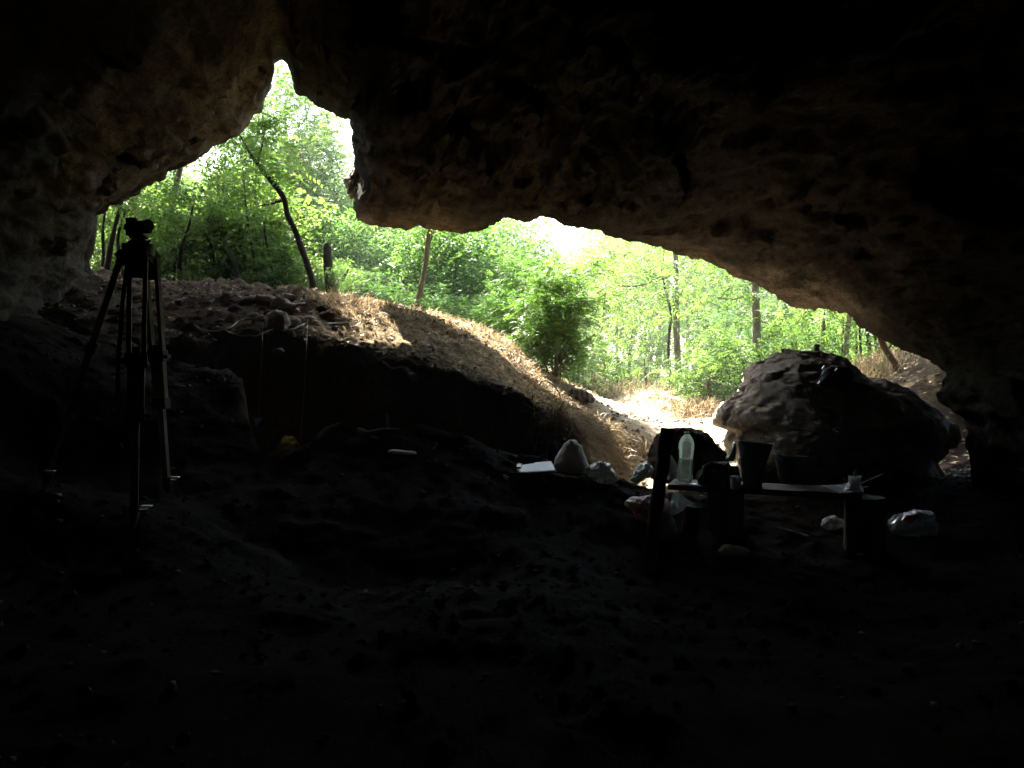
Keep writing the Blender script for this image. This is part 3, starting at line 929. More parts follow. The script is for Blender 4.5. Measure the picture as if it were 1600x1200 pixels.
# ---- the dense bush beside the path
P_dense = make_tree(611, 2.0, .03, .16, .25, 54, 2900, .16, 'spray', 'bark', 'leaf_dark', .1, .34, stems=9)
plant_px(P_dense, 'dense_bush', 866, 9.8, 398, 'dense dark green bush on brown stems beside the path, at the end of the mound', 'bush', sxy=1.05, rz=.4, parts=('stems', 'foliage'))
P_dense2 = make_tree(612, 2.0, .03, .25, .30, 26, 1500, .17, 'spray', 'bark', 'leaf_mid', .1, .34, stems=6)
plant_px(P_dense2, 'bright_bush', 815, 10.9, 392, 'bright leafy bush rising behind the dense dark bush', 'bush', sxy=.9, rz=1.4, parts=('stems', 'foliage'))

# ---- wood on the right, seen down the path
G4 = 'slim trees of the wood beyond the path'
LB4 = 'slim pale green tree among many in the wood beyond the path'
rr = random.Random(5)
for i in range(26):
    px = 925 + (i * 61.8) % 480 + rr.uniform(-15, 15)
    Y = 18 + (i * 7.3) % 16
    plant_px(P_rob[i % 4], 'slim_tree', px, Y, 330 + rr.uniform(-60, 60) + (px - 925) * .12, LB4, 'tree', G4, sxy=rr.uniform(.8, 1.15))
G5 = 'pale trees far back in the wood'
LB5 = 'pale hazy leafy tree far back in the wood'
for i in range(44):
    px = 520 + (i * 97.3) % 940
    Y = 32 + (i * 11.7) % 26
    top = rr.uniform(378, 412)
    if px > 960:
        top = rr.uniform(300, 400)
    elif px < 790:
        top = rr.uniform(330, 390)
    plant_px(P_far[i % 4], 'far_tree', px, Y, top, LB5, 'tree', G5, sxy=rr.uniform(1.1, 1.6))
for i in range(14):
    px = 150 + i * 29 + rr.uniform(-8, 8)
    plant_px(P_far[i % 4], 'far_tree', px, 24 + (i * 5.1) % 9, rr.uniform(285, 320) if px < 400 else rr.uniform(240, 330), 'pale leafy tree seen through gaps of the thicket on the slope', 'tree', 'pale trees behind the thicket', sxy=1.4)
# low bright growth both sides of the path and behind the boulder
G6 = 'low bright feathery shrubs along the path'
for i, (px, Y, top) in enumerate([(1075, 13.5, 545), (1108, 12.5, 530), (1140, 12.8, 520), (1200, 13.5, 515), (1225, 13.0, 505), (1250, 14.0, 490), (1120, 15.5, 500), (1165, 16, 480), (1285, 15, 500), (1330, 15.5, 505), (1020, 19, 540), (985, 18, 545), (950, 15.5, 545), (930, 17.5, 520), (1235, 17, 470), (1385, 14.5, 520), (1425, 14, 545), (1360, 17, 500), (900, 16, 500), (905, 13.6, 560)]):
    plant_px(P_spb[i % 3] if i % 2 else P_shrub[i % 3], 'feathery_shrub', px, Y, top, 'low bright yellow green shrub at the edge of the wood around the path', 'shrub', G6, sxy=rr.uniform(1.1, 1.5), parts=('stems', 'foliage'))

# ---- individual trunks
def traced(name, pxs, Y, label, cat, bark, rad, branches=(), tufts=None, dy=0.0, seed=0, buried=0.25, group=None, lmat='leaf_light', leafL=.2, rootflare=1.0):
    """tree whose trunk follows the photo: pxs = (px, py, width_px) bottom to top; Y distance at the base"""
    n = len(pxs)
    P = [at(a, b, Y + dy * i / max(1, n - 1)) for i, (a, b, _w) in enumerate(pxs)]
    Rr = [w_ * (Y + dy * i / max(1, n - 1)) / F / 2 * rad for i, (_a, _b, w_) in enumerate(pxs)]
    base = Vector((P[0].x, P[0].y, gz(P[0].x, P[0].y)))
    if base.z < P[0].z - 0.02:
        P = [base - Vector((0, 0, buried))] + P
        Rr = [Rr[0] * 1.15] + Rr
    rng = np.random.default_rng(seed)
    # resample with small irregularities
    Q, R2 = [], []
    for i in range(len(P) - 1):
        for k in range(4):
            t = k / 4
            Q.append(P[i].lerp(P[i + 1], t) + Vector(rng.normal(size=3) * Rr[i] * .10)); R2.append((Rr[i] * (1 - t) + Rr[i + 1] * t) * rng.uniform(.93, 1.07))
    Q.append(P[-1]); R2.append(Rr[-1])
    for _ in range(2):
        Q = [Q[0]] + [(Q[k - 1] + Q[k] * 2 + Q[k + 1]) / 4 for k in range(1, len(Q) - 1)] + [Q[-1]]
    e = empty(name, base, label, cat, group)
    mb = MB()
    mb.tube([q - base for q in Q], R2, n=10)
    ends = []
    for br in branches:
        B = [at(a, b, Y + d) - base for a, b, d, _w in br]
        W = [w_ * Y / F / 2 for _a, _b, _d, w_ in br]
        mb.tube(B, W, n=6)
        ends += B[1:]
    mb.build('trunk', M[bark], e, smooth=True)
    if tufts:
        C = []
        for (a, b, d, s, cnt) in tufts:
            c = np.array(at(a, b, Y + d) - base)
            C.append(c + rng.normal(size=(cnt, 3)) * s * np.array([1, 1, .7]))
        C = np.concatenate(C)
        Vv, Ff, T = sprays(C, leafL, rng)
        mesh_np('crown', Vv, Ff, M[lmat], attrs={'tint': ('FLOAT', T)}, parent=e)
    return e

traced('leaning_tree', [(494, 470, 17), (488, 440, 16), (476, 400, 15), (462, 362, 14), (449, 335, 13), (444, 310, 13), (432, 292, 13), (417, 274, 12), (400, 254, 9), (386, 232, 6), (372, 205, 3)], 10.2,
       'black bare leaning tree trunk curving up to the left over the slope', 'tree', 'darkbark', .66,
       [[(444, 312, 0, 6), (425, 318, .1, 4), (404, 322, .2, 2)], [(402, 256, 0, 5), (410, 225, -.1, 3), (415, 190, -.1, 2)]], [(392, 226, -.3, .2, 60), (406, 200, -.3, .2, 45), (428, 268, -.35, .14, 22), (395, 320, .3, .3, 70), (395, 240, .3, .3, 80)], seed=3)
traced('thin_tree', [(652, 480, 9), (655, 462, 9), (660, 440, 8), (664, 420, 8), (667, 398, 8), (669, 375, 8), (674, 345, 7), (682, 310, 6)], 11.6, 'thin grey tree with bent trunk behind the grassy mound', 'tree', 'bark', 1.0, [[(668, 385, 0, 5), (678, 362, .2, 4), (690, 340, .3, 2)]], [(690, 335, .3, .4, 140), (665, 330, .2, .4, 120), (650, 350, .4, .3, 60)], seed=4)
traced('straight_tree', [(1060, 592, 12), (1059, 560, 10), (1057, 520, 9), (1056, 480, 9), (1054, 445, 9), (1057, 420, 8), (1055, 395, 7), (1053, 340, 6), (1052, 290, 5)], 14.5, 'tall straight brown tree right of the path, with one long level branch', 'tree', 'bark', 1.15,
       [[(1052, 436, 0, 4.5), (1040, 434, -.2, 4), (1020, 441, -.5, 3.4), (995, 447, -.8, 2.6), (966, 447, -1, 1.6)], [(1053, 447, 0, 3.5), (1035, 452, .3, 2.4), (1015, 468, .6, 1.4)], [(1056, 470, 0, 3), (1072, 445, .4, 2.2), (1085, 425, .6, 1.4)]],
       [(1000, 428, -.5, .55, 170), (970, 436, -.8, .45, 120), (1035, 395, 1.2, .6, 160), (1095, 410, .9, .6, 160), (1010, 460, .5, .5, 110), (1040, 330, 0, 1.2, 300)], seed=5)
traced('dark_thin_tree', [(1048, 594, 6), (1046, 570, 5.5), (1044, 545, 5), (1046, 520, 5), (1049, 490, 4.5), (1043, 465, 4), (1038, 445, 3), (1034, 420, 2)], 14.2, 'thin dark tree close to the left of the straight brown trunk', 'tree', 'darkbark', 1.0, (), [(1030, 425, .4, .4, 90), (1095, 60, -2.0, .8, 900), (1110, -60, -2.0, .8, 700), (1130, 150, -2.2, .6, 450)], seed=6)  # high tufts ahead of the trunk, unseen, added to shade the right bank
traced('grey_tree', [(1183, 525, 15), (1182, 505, 14), (1181, 480, 13), (1180, 455, 13), (1180, 430, 12.5), (1180, 380, 11), (1180, 300, 9)], 12.6, 'thick grey tree trunk right of the path, rising behind the roof edge', 'tree', 'palebark', 1.0,
       [[(1180, 462, 0, 6), (1165, 462, -.2, 4), (1145, 468, -.4, 2.5), (1120, 465, -.6, 1.5)]], [(1125, 455, -.6, .6, 160), (1150, 450, .3, .4, 90), (1185, 370, .5, .8, 200), (1160, 130, .6, .9, 700), (1210, 60, .6, .9, 700), (1130, 230, .8, .7, 400)], seed=7)  # upper tufts unseen above the roof edge, added to shade the bank
traced('broken_tree', [(1283, 580, 9), (1283, 555, 8.5), (1284, 535, 8), (1286, 518, 7.5), (1287, 500, 4), (1288, 488, 2)], 13.5, 'broken grey tree stub just behind the top of the big boulder', 'tree', 'bark', 1.0, [[(1282, 532, 0, 3.2), (1272, 525, 0, 2.6), (1263, 520, .1, 2), (1252, 519, .2, 1.2)]], [(1255, 512, .2, .3, 70), (1290, 490, .1, .35, 80)], seed=8)
traced('spotted_tree', [(1318, 590, 10), (1321, 560, 9), (1323, 545, 8), (1322, 530, 10), (1325, 510, 9), (1328, 488, 8), (1332, 430, 7)], 13.0, 'pale mottled tree with a swollen trunk behind the boulder', 'tree', 'palebark', 1.0, (), [(1330, 470, .2, .6, 120), (1320, 150, .3, .9, 700), (1270, 60, .3, .9, 700), (1250, 260, .5, .6, 300)], seed=9)  # upper tufts hidden by the roof, added for their shade on the bank
for j, (a, b, wd, sd) in enumerate([((1345, 585), (1340, 480), 4, 1), ((1362, 582), (1350, 490), 6, 2), ((1374, 580), (1362, 495), 7, 3), ((1338, 570), (1336, 500), 4, 4), ((1312, 580), (1318, 495), 4, 5)]):
    traced('bare_tree', [(a[0], a[1], wd * 1.2), ((a[0] + b[0]) / 2 + 2, (a[1] + b[1]) / 2, wd), (b[0], b[1], wd * .8)], 13.2 + j * .25, 'dark bare stem in the cluster under the right end of the roof', 'tree', 'darkbark', 1.0, (), [(b[0], b[1] - 10, .2, .5, 90)], seed=20 + sd, group='bare stems behind the boulder')
traced('red_leaning_tree', [(1410, 600, 11), (1403, 578, 10.5), (1393, 560, 10), (1381, 542, 10), (1375, 525, 10), (1368, 500, 9), (1360, 460, 8)], 11.2, 'reddish brown leaning tree trunk growing from the dirt bank', 'tree', 'redbark', 1.0, [[(1384, 548, 0, 5), (1391, 541, .1, 3.5), (1394, 537, .1, 2)]], [(1362, 455, .2, .7, 160)], seed=10)
plant_px(P_spb[1], 'feathery_shrub', 1085, 11.6, 560, 'low yellow green shrub with dry grass at its foot, right of the path', 'shrub', sxy=1.3, parts=('stems', 'foliage'))
plant_px(P_spb[2], 'twiggy_shrub', 527, 10.2, 398, 'small yellow green twiggy shrub beside the dark broken stump', 'shrub', sxy=.55, parts=('stems', 'foliage'))
traced('red_stem_bush', [(1125, 640, 12), (1116, 628, 10), (1107, 617, 8), (1103, 607, 7), (1108, 596, 5), (1116, 580, 3)], 11.2, 'yellow green bush with a red brown crooked stem left of the boulder', 'bush', 'redbark', 1.0,
       [[(1104, 612, 0, 4), (1095, 602, .1, 3), (1084, 592, .1, 2)]], [(1095, 595, .2, .28, 140), (1120, 580, .2, .32, 170), (1145, 572, .3, .3, 150), (1165, 555, .4, .3, 130), (1080, 600, .2, .25, 100), (1140, 600, .3, .25, 100)], seed=11, leafL=.17)
traced('tree_stump', [(520, 470, 24), (516, 445, 19), (513, 420, 17), (511, 400, 16), (512, 388, 15), (511, 381, 11)], 10.5, 'short dark broken stump standing at the top of the slope', 'stump', 'darkpost', .85, [[(520, 452, 0, 9), (532, 440, .1, 8), (540, 428, .1, 6), (544, 420, .1, 2)]], seed=12)
traced('pale_tree', [(372, 440, 12), (370, 425, 9), (366, 410, 7), (358, 396, 6), (352, 380, 4)], 11.0, 'pale sunlit crooked stem at the foot of the thicket', 'tree', 'palebark', 1.0, [[(368, 415, 0, 4), (376, 400, .1, 3), (380, 385, .1, 1.5)]], [(355, 372, .1, .25, 60)], seed=13)
for j, pts in enumerate([[(165, 440, 14), (168, 410, 10), (174, 380, 8), (182, 345, 6), (192, 310, 4)], [(158, 436, 7), (162, 400, 5), (160, 360, 4), (166, 320, 3)], [(188, 440, 8), (186, 405, 6), (183, 370, 5), (196, 330, 3)], [(282, 445, 8), (280, 415, 7), (284, 385, 5), (296, 350, 4), (302, 320, 2)],
                          [(402, 448, 6), (398, 410, 5), (390, 370, 4), (384, 320, 3), (380, 270, 2)], [(428, 452, 6), (424, 415, 5), (416, 380, 4), (412, 340, 3)], [(330, 446, 6), (336, 415, 5), (330, 385, 4), (318, 360, 3)]]):
    traced('sapling', pts, 10.4 + .12 * j, 'thin dark woody stem rising through the thicket near the left wall', 'sapling', 'darkbark', 1.0, (), [(pts[-1][0], pts[-1][1], .1, .25, 50)], seed=40 + j, group='dark stems in the thicket')
for j, (px, top, Y, wd) in enumerate([(965, 480, 16, 5), (983, 505, 17.5, 4), (1018, 520, 18.5, 5), (1088, 450, 20, 5), (1080, 535, 16.5, 5), (1008, 560, 15.5, 4), (1240, 480, 19, 5), (1132, 500, 21, 5), (950, 560, 14.5, 4)]):
    p = at(px, 560, Y); b = gz(p.x, Y)
    pyb = 560 - b / Y * F
    traced('thin_tree', [(px + 3, pyb, wd * 1.2), (px + rr.uniform(-4, 4), (pyb + top) / 2, wd), (px + rr.uniform(-8, 8), top, wd * .5)], Y, 'thin crooked grey trunk among the pale trees beyond the path', 'tree', 'bark', 1.0,
           [[(px, (pyb + top) / 2 - 8, 0, wd * .6), (px + rr.choice([-14, 14]), top + 10, .2, wd * .3)]], [(px, top, .1, .5, 110), (px + 10, top + 25, .2, .4, 60)], seed=60 + j, group='thin trunks beyond the path')

# ---- undergrowth: green cover between the stems
def undergrowth():
    rng = np.random.default_rng(77)
    n = 42000
    Y = 10.6 + (rng.uniform(0, 1, n) ** 1.3) * 26
    px = rng.uniform(120, 1480, n)
    x = (px - 800) / F * Y
    s, p, l = zones(x, Y)
    nz = fbm(np.c_[x * .7, Y * .7, x * 0], 3, 401)
    keep = (p < .15) & (s < .35) & (nz > -.28) & ~((x > 3.6) & (x < 6) & (Y < 12.0) & (nz < .15)) & ~((x < -1.2) & (Y < 11.3) & (nz < .3))
    x, Y, nz = x[keep], Y[keep], nz[keep]
    h = np.clip(.25 + nz * .9, .06, .9) * np.minimum(1, (Y - 9.8) / 3)
    C = np.c_[x, Y, gh(x, Y) + rng.uniform(0, 1, len(x)) * h]
    Vv, Ff, T = leaves(C, .12 * (1 + (Y[:, None] * 0)[:, 0] * 0), rng, asp=.5)
    o = mesh_np('undergrowth', Vv, Ff, M['leaf_light'], attrs={'tint': ('FLOAT', T)})
    tag(o, 'low green leafy growth covering the wood floor outside', 'undergrowth', kind='stuff')
undergrowth()

# ---- dry grass
def blades(C, L, rng, lean, width=.006, spread=.5, droop=.3):
    n = len(C)
    d = rng.normal(size=(n, 3)) * spread + lean
    d = unit(d)
    s = unit(np.cross(d, rng.normal(size=(n, 3))))
    l = (L * rng.uniform(.4, 1.3, n))[:, None]
    w = width * rng.uniform(.6, 1.3, n)[:, None]
    g = np.array([0, 0, -1.0])
    m = C + d * l * .55 + g * l * droop * .3
    e = C + d * l + g * l * droop
    V = np.stack([C - s * w, C + s * w, m + s * w * .8, m - s * w * .8, e + s * w * .1, e - s * w * .1], axis=1).reshape(-1, 3)
    b = np.arange(n)[:, None] * 6
    Fq = np.concatenate([b + np.array([[0, 1, 2, 3]]), b + np.array([[3, 2, 4, 5]])])
    return V, Fq, np.repeat(np.clip(rng.normal(.5, .22, n), 0, 1), 6)

def dry_grass():
    rng = np.random.default_rng(88)
    n = 90000
    x = rng.uniform(-2.6, 2.2, n); y = rng.uniform(6.8, 12, n)
    s, p, l = zones(x, y)
    nz = fbm(np.c_[x * 2.2, y * 2.2, x * 0], 3, 411)
    keep = (rng.uniform(0, 1, n) < s ** 1.3) & (s > .06) & (rng.uniform(0, 1, n) < .25 + .9 * np.clip(nz + .25, 0, 1)) & (p < .6)
    x, y = x[keep], y[keep]
    C = np.c_[x, y, gh(x, y) - .005]
    A = blades(C, .075, rng, np.array([.2, -.35, .12]), .0028, .75, .35)
    # long tufts: crest of the mound, the drape over the end of the trench, foot of the bushes, bank
    Cs, Ls = [], []
    def tuft(px, py, cnt, sx, L, lean, Y=None, droop=.4):
        g = gpt(px, py) if Y is None else at(px, py, Y)
        c = np.c_[g.x + rng.normal(size=cnt) * sx, g.y + rng.normal(size=cnt) * sx, np.zeros(cnt)]
        c[:, 2] = gh(c[:, 0], c[:, 1])
        return blades(c, L, rng, np.array(lean), .0045, .45, droop)
    parts = [A]
    for (px, py, cnt, sx, L, lean, dr) in [(870, 655, 900, .09, .30, (.35, -.5, .1), .8), (890, 650, 1100, .10, .34, (.4, -.5, .1), .8), (905, 655, 900, .09, .32, (.5, -.4, .1), .8), (880, 640, 500, .12, .22, (.3, -.4, .4), .5), (915, 665, 600, .08, .26, (.4, -.4, .1), .7),
                              (950, 690, 500, .10, .2, (.2, -.3, .5), .5), (975, 688, 350, .10, .18, (.2, -.2, .6), .5), (930, 690, 400, .1, .2, (.2, -.3, .4), .5),
                              (560, 478, 260, .22, .16, (0, -.2, .6), .5), (600, 480, 420, .22, .17, (.1, -.3, .6), .5), (640, 482, 350, .22, .16, (.1, -.3, .6), .5), (580, 490, 300, .2, .14, (0, -.4, .5), .5), (690, 492, 240, .2, .14, (0, -.2, .6), .5), (740, 512, 240, .2, .14, (0, -.2, .6), .5), (790, 535, 350, .15, .17, (.1, -.2, .7), .5), (810, 550, 450, .13, .2, (.2, -.3, .7), .6), (820, 575, 450, .13, .22, (.3, -.3, .6), .7), (840, 600, 400, .13, .2, (.3, -.4, .5), .7),
                              (1075, 642, 450, .2, .28, (0, -.2, .8), .4), (1100, 642, 450, .2, .3, (0, -.2, .8), .4), (1060, 610, 300, .35, .26, (0, 0, 1), .4), (1125, 635, 300, .15, .28, (0, 0, 1), .4), (1040, 605, 250, .35, .24, (0, 0, 1), .4), (985, 605, 300, .3, .4, (0, 0, 1), .2), (1000, 590, 300, .4, .5, (0, 0, 1), .2),
                              (1370, 590, 600, .25, .3, (0, -.2, 1), .3), (1350, 580, 500, .2, .3, (0, -.1, 1), .3), (930, 610, 200, .3, .4, (0, 0, 1), .2), (960, 615, 250, .3, .3, (0, 0, 1), .2),
                              (540, 470, 110, .18, .2, (0, -.1, .8), .5), (515, 468, 80, .12, .18, (0, 0, 1), .5)]:
        parts.append(tuft(px, py, cnt, sx, L, lean, droop=dr))
    Vv, Ff, T, off = [], [], [], 0
    for v, f, t in parts:
        Vv.append(v); Ff.append(f + off); T.append(t); off += len(v)
    o = mesh_np('dry_grass', np.concatenate(Vv), np.concatenate(Ff), M['straw'], attrs={'tint': ('FLOAT', np.concatenate(T))})
    tag(o, 'dry straw coloured grass on the mound and hanging over the trench end', 'grass', kind='stuff')
dry_grass()

def fallen_leaves():
    rng = np.random.default_rng(99)
    n = 26000
    x = rng.uniform(-4.5, 6, n); y = rng.uniform(6.8, 17, n)
    nz = fbm(np.c_[x * 1.3, y * 1.3, x * 0], 3, 421)
    s, p, l = zones(x, y)
    keep = (rng.uniform(0, 1, n) < np.clip(.35 + nz, .04, .8) * (1 - .72 * p)) & (trench_d(x, y) < -.1)
    x, y = x[keep], y[keep]
    C = np.c_[x, y, gh(x, y) + .012]
    V, Fq, T = leaves(C, .06, rng, asp=.6, flat=.15, droop=0, tint=np.clip(rng.normal(.4, .25, len(x)), 0, .95))
    o = mesh_np('leaf_litter', V, Fq, M['straw'], attrs={'tint': ('FLOAT', T)})
    tag(o, 'dead leaves scattered over the slope and the path outside', 'leaf litter', kind='stuff')
fallen_leaves()

def pebbles():
    rng = np.random.default_rng(111)
    n = 15000
    y = 1.8 + 8.4 * rng.uniform(0, 1, n) ** .8; x = rng.uniform(-4.2, 4.0, n)
    s, p, l = zones(x, y)
    nz = fbm(np.c_[x * 1.1, y * 1.1, x * 0], 3, 431)
    keep = (rng.uniform(0, 1, n) < np.clip(.45 + nz * 1.2, .06, 1)) & (trench_d(x, y) < -.06)
    x, y = x[keep], y[keep]; n = len(x)
    r = .006 + .02 * rng.uniform(0, 1, n) ** 4
    C = np.c_[x, y, gh(x, y) + r * .3]
    O = np.array([[1, 0, 0], [0, 1, 0], [-1, 0, 0], [0, -1, 0], [0, 0, .75], [0, 0, -.75]], float)
    V = C[:, None, :] + O[None] * r[:, None, None] * rng.uniform(.55, 1.45, (n, 6, 1)) + rng.normal(size=(n, 6, 3)) * r[:, None, None] * .25
    Fq = np.array([[0, 1, 4], [1, 2, 4], [2, 3, 4], [3, 0, 4], [1, 0, 5], [2, 1, 5], [3, 2, 5], [0, 3, 5]])
    o = mesh_np('gravel', V.reshape(-1, 3), (np.arange(n)[:, None, None] * 6 + Fq[None]).reshape(-1, 3), M['grit'])
    tag(o, 'loose grit and pebbles strewn over the cave floor', 'gravel', kind='stuff')
pebbles()
# ================================================================ OBJECT MATERIALS
M['woodrail'] = mat_noise('tripod_wood', [(0.3, (0.13, 0.09, 0.045)), (0.7, (0.29, 0.215, 0.12))], 6, 0.55, 0.2, 30, vscale=(1, 1, .2))
M['blackmetal'] = mat_noise('black_metal', [(0.3, (0.008, 0.008, 0.009)), (0.7, (0.02, 0.02, 0.021))], 20, 0.5, 0.1, 60)
M['steel'] = mat_noise('steel', [(0.3, (0.4, 0.4, 0.41)), (0.7, (0.6, 0.6, 0.6))], 20, 0.4, 0.1, 80, metallic=0.45, spec=0.6)
M['greyplate'] = mat_noise('grey_plate', [(0.3, (0.35, 0.35, 0.33)), (0.7, (0.5, 0.5, 0.47))], 20, 0.5, 0.0)
M['greenpaint'] = mat_noise('dark_paint', [(0.3, (0.012, 0.016, 0.014)), (0.7, (0.03, 0.036, 0.032))], 18, 0.45, 0.1, 60)
M['plank'] = mat_noise('plank_wood', [(0.3, (0.05, 0.04, 0.028)), (0.7, (0.15, 0.122, 0.088))], 5, 0.8, 0.5, 22, vscale=(.25, 1.5, 1))
M['stump'] = mat_noise('stump_wood', [(0.3, (0.03, 0.023, 0.017)), (0.7, (0.11, 0.085, 0.06))], 9, 0.9, 0.8, 24, bdist=0.02, vscale=(1, 1, .25))
M['rubber'] = mat_noise('black_rubber', [(0.3, (0.008, 0.009, 0.011)), (0.7, (0.022, 0.024, 0.028))], 12, 0.6, 0.3, 40)
M['blackcloth'] = mat_noise('black_cloth', [(0.3, (0.006, 0.006, 0.007)), (0.7, (0.016, 0.016, 0.018))], 30, 0.85, 0.5, 120, bdist=0.003)
M['paper'] = mat_noise('paper', [(0.3, (0.66, 0.68, 0.72)), (0.7, (0.78, 0.8, 0.84))], 12, 0.6, 0.05, 50)
M['bluetag'] = mat_noise('blue_paper', [(0.3, (0.35, 0.52, 0.8)), (0.7, (0.55, 0.7, 0.9))], 12, 0.5, 0.05, 50)
M['board'] = mat_noise('grey_board', [(0.3, (0.16, 0.17, 0.19)), (0.7, (0.26, 0.27, 0.3))], 12, 0.5, 0.05, 50)
M['sackcloth'] = mat_noise('pale_sack', [(0.3, (0.6, 0.57, 0.49)), (0.7, (0.78, 0.75, 0.67))], 9, 0.8, 0.35, 60, bdist=0.006)
M['whitebag'] = mat_plastic('white_bag', (0.72, 0.73, 0.70), .3, .35, .14)
M['clearbag'] = mat_plastic('clear_bag', (0.72, 0.75, 0.75), .18, .4, .3, .2)
M['pinkbag'] = mat_plastic('pink_bag', (0.62, 0.36, 0.28), .35, .35, .08)
M['bluebag'] = mat_plastic('bluish_bag', (0.8, 0.85, 0.88), .14, .35, .34)
M['greenplastic'] = mat_plastic('green_plastic', (0.03, 0.42, 0.12), .25, .5, .1)
M['redwrap'] = mat_plastic('red_wrap', (0.55, 0.06, 0.03), .2, .3, .2)
M['creamcup'] = mat_plastic('cream_plastic', (0.62, 0.64, 0.56), .3, .3, .1)
M['tin'] = mat_noise('tin', [(0.3, (0.55, 0.56, 0.56)), (0.7, (0.75, 0.76, 0.76))], 14, 0.28, 0.1, 40, metallic=0.95)
M['tinlabel'] = mat_noise('tin_label', [(0.3, (0.10, 0.018, 0.014)), (0.7, (0.2, 0.035, 0.025))], 9, 0.45, 0.05, 40)
M['rope'] = mat_noise('white_rope', [(0.3, (0.5, 0.48, 0.42)), (0.7, (0.68, 0.66, 0.6))], 60, 0.8, 0.3, 200, bdist=0.002)
M['string'] = mat_noise('yellow_string', [(0.3, (0.5, 0.4, 0.16)), (0.7, (0.62, 0.52, 0.25))], 60, 0.8, 0.0)
M['tarp'] = mat_noise('dark_blue_sheet', [(0.3, (0.022, 0.026, 0.036)), (0.7, (0.05, 0.056, 0.072))], 8, 0.7, 0.4, 30)
M['palewood'] = mat_noise('pale_wood', [(0.3, (0.34, 0.28, 0.2)), (0.7, (0.5, 0.43, 0.33))], 12, 0.7, 0.2, 40, vscale=(1, 1, .2))

def mat_glass(name, col, ior, rough=0.02):
    m, nt, out = mat_new(name)
    p = N(nt, 'ShaderNodeBsdfPrincipled')
    p.inputs['Base Color'].default_value = (*col, 1)
    p.inputs['Transmission Weight'].default_value = 1.0
    p.inputs['IOR'].default_value = ior
    p.inputs['Roughness'].default_value = rough
    nt.links.new(p.outputs[0], out.inputs[0])
    return m
def mat_bottle(name, col, edge, clear):
    """thin clear plastic: see-through face on, denser and shinier towards grazing angles (Fresnel)"""
    m, nt, out = mat_new(name)
    tr = N(nt, 'ShaderNodeBsdfTransparent'); tr.inputs[0].default_value = (*clear, 1)
    t = N(nt, 'ShaderNodeBsdfTranslucent'); t.inputs[0].default_value = (*col, 1)
    g = N(nt, 'ShaderNodeBsdfGlossy'); g.inputs['Roughness'].default_value = .12
    bp_ = N(nt, 'ShaderNodeBump'); bp_.inputs['Strength'].default_value = .6; bp_.inputs['Distance'].default_value = .01
    nt.links.new(tex_noise(nt, 26, 4, .6, vscale=(1, 1, 2.5)), bp_.inputs['Height'])
    for n_ in (t, g):
        nt.links.new(bp_.outputs[0], n_.inputs['Normal'])
    a_ = N(nt, 'ShaderNodeMixShader'); a_.inputs[0].default_value = .35
    nt.links.new(t.outputs[0], a_.inputs[1]); nt.links.new(g.outputs[0], a_.inputs[2])
    fr = N(nt, 'ShaderNodeFresnel'); fr.inputs['IOR'].default_value = edge
    nt.links.new(bp_.outputs[0], fr.inputs['Normal'])
    ma = N(nt, 'ShaderNodeMath', operation='MULTIPLY_ADD'); ma.inputs[1].default_value = 1.3; ma.inputs[2].default_value = .10; ma.use_clamp = True
    nt.links.new(fr.outputs[0], ma.inputs[0])
    x = N(nt, 'ShaderNodeMixShader')
    nt.links.new(ma.outputs[0], x.inputs[0]); nt.links.new(tr.outputs[0], x.inputs[1]); nt.links.new(a_.outputs[0], x.inputs[2])
    nt.links.new(x.outputs[0], out.inputs[0])
    return m
M['clearplastic'] = mat_bottle('clear_plastic', (0.85, 0.88, 0.76), 1.6, (.95, .97, .93))
M['water'] = mat_bottle('water', (0.3, 0.3, 0.26), 1.4, (.8, .84, .84))

def mat_stripes():
    m, nt, out = mat_new('striped_cloth')
    p = N(nt, 'ShaderNodeBsdfPrincipled')
    p.inputs['Roughness'].default_value = 0.85
    tc = N(nt, 'ShaderNodeTexCoord')
    wv = N(nt, 'ShaderNodeTexWave', wave_type='BANDS', bands_direction='X')
    wv.inputs['Scale'].default_value = 5.5
    wv.inputs['Distortion'].default_value = 1.2
    nt.links.new(tc.outputs['Object'], wv.inputs['Vector'])
    nt.links.new(ramp(nt, [(0.3, (0.03, 0.025, 0.025)), (0.6, (0.06, 0.05, 0.047)), (0.85, (0.13, 0.112, 0.10))], wv.outputs[0]), p.inputs['Base Color'])
    nt.links.new(p.outputs[0], out.inputs[0])
    return m
M['stripes'] = mat_stripes()

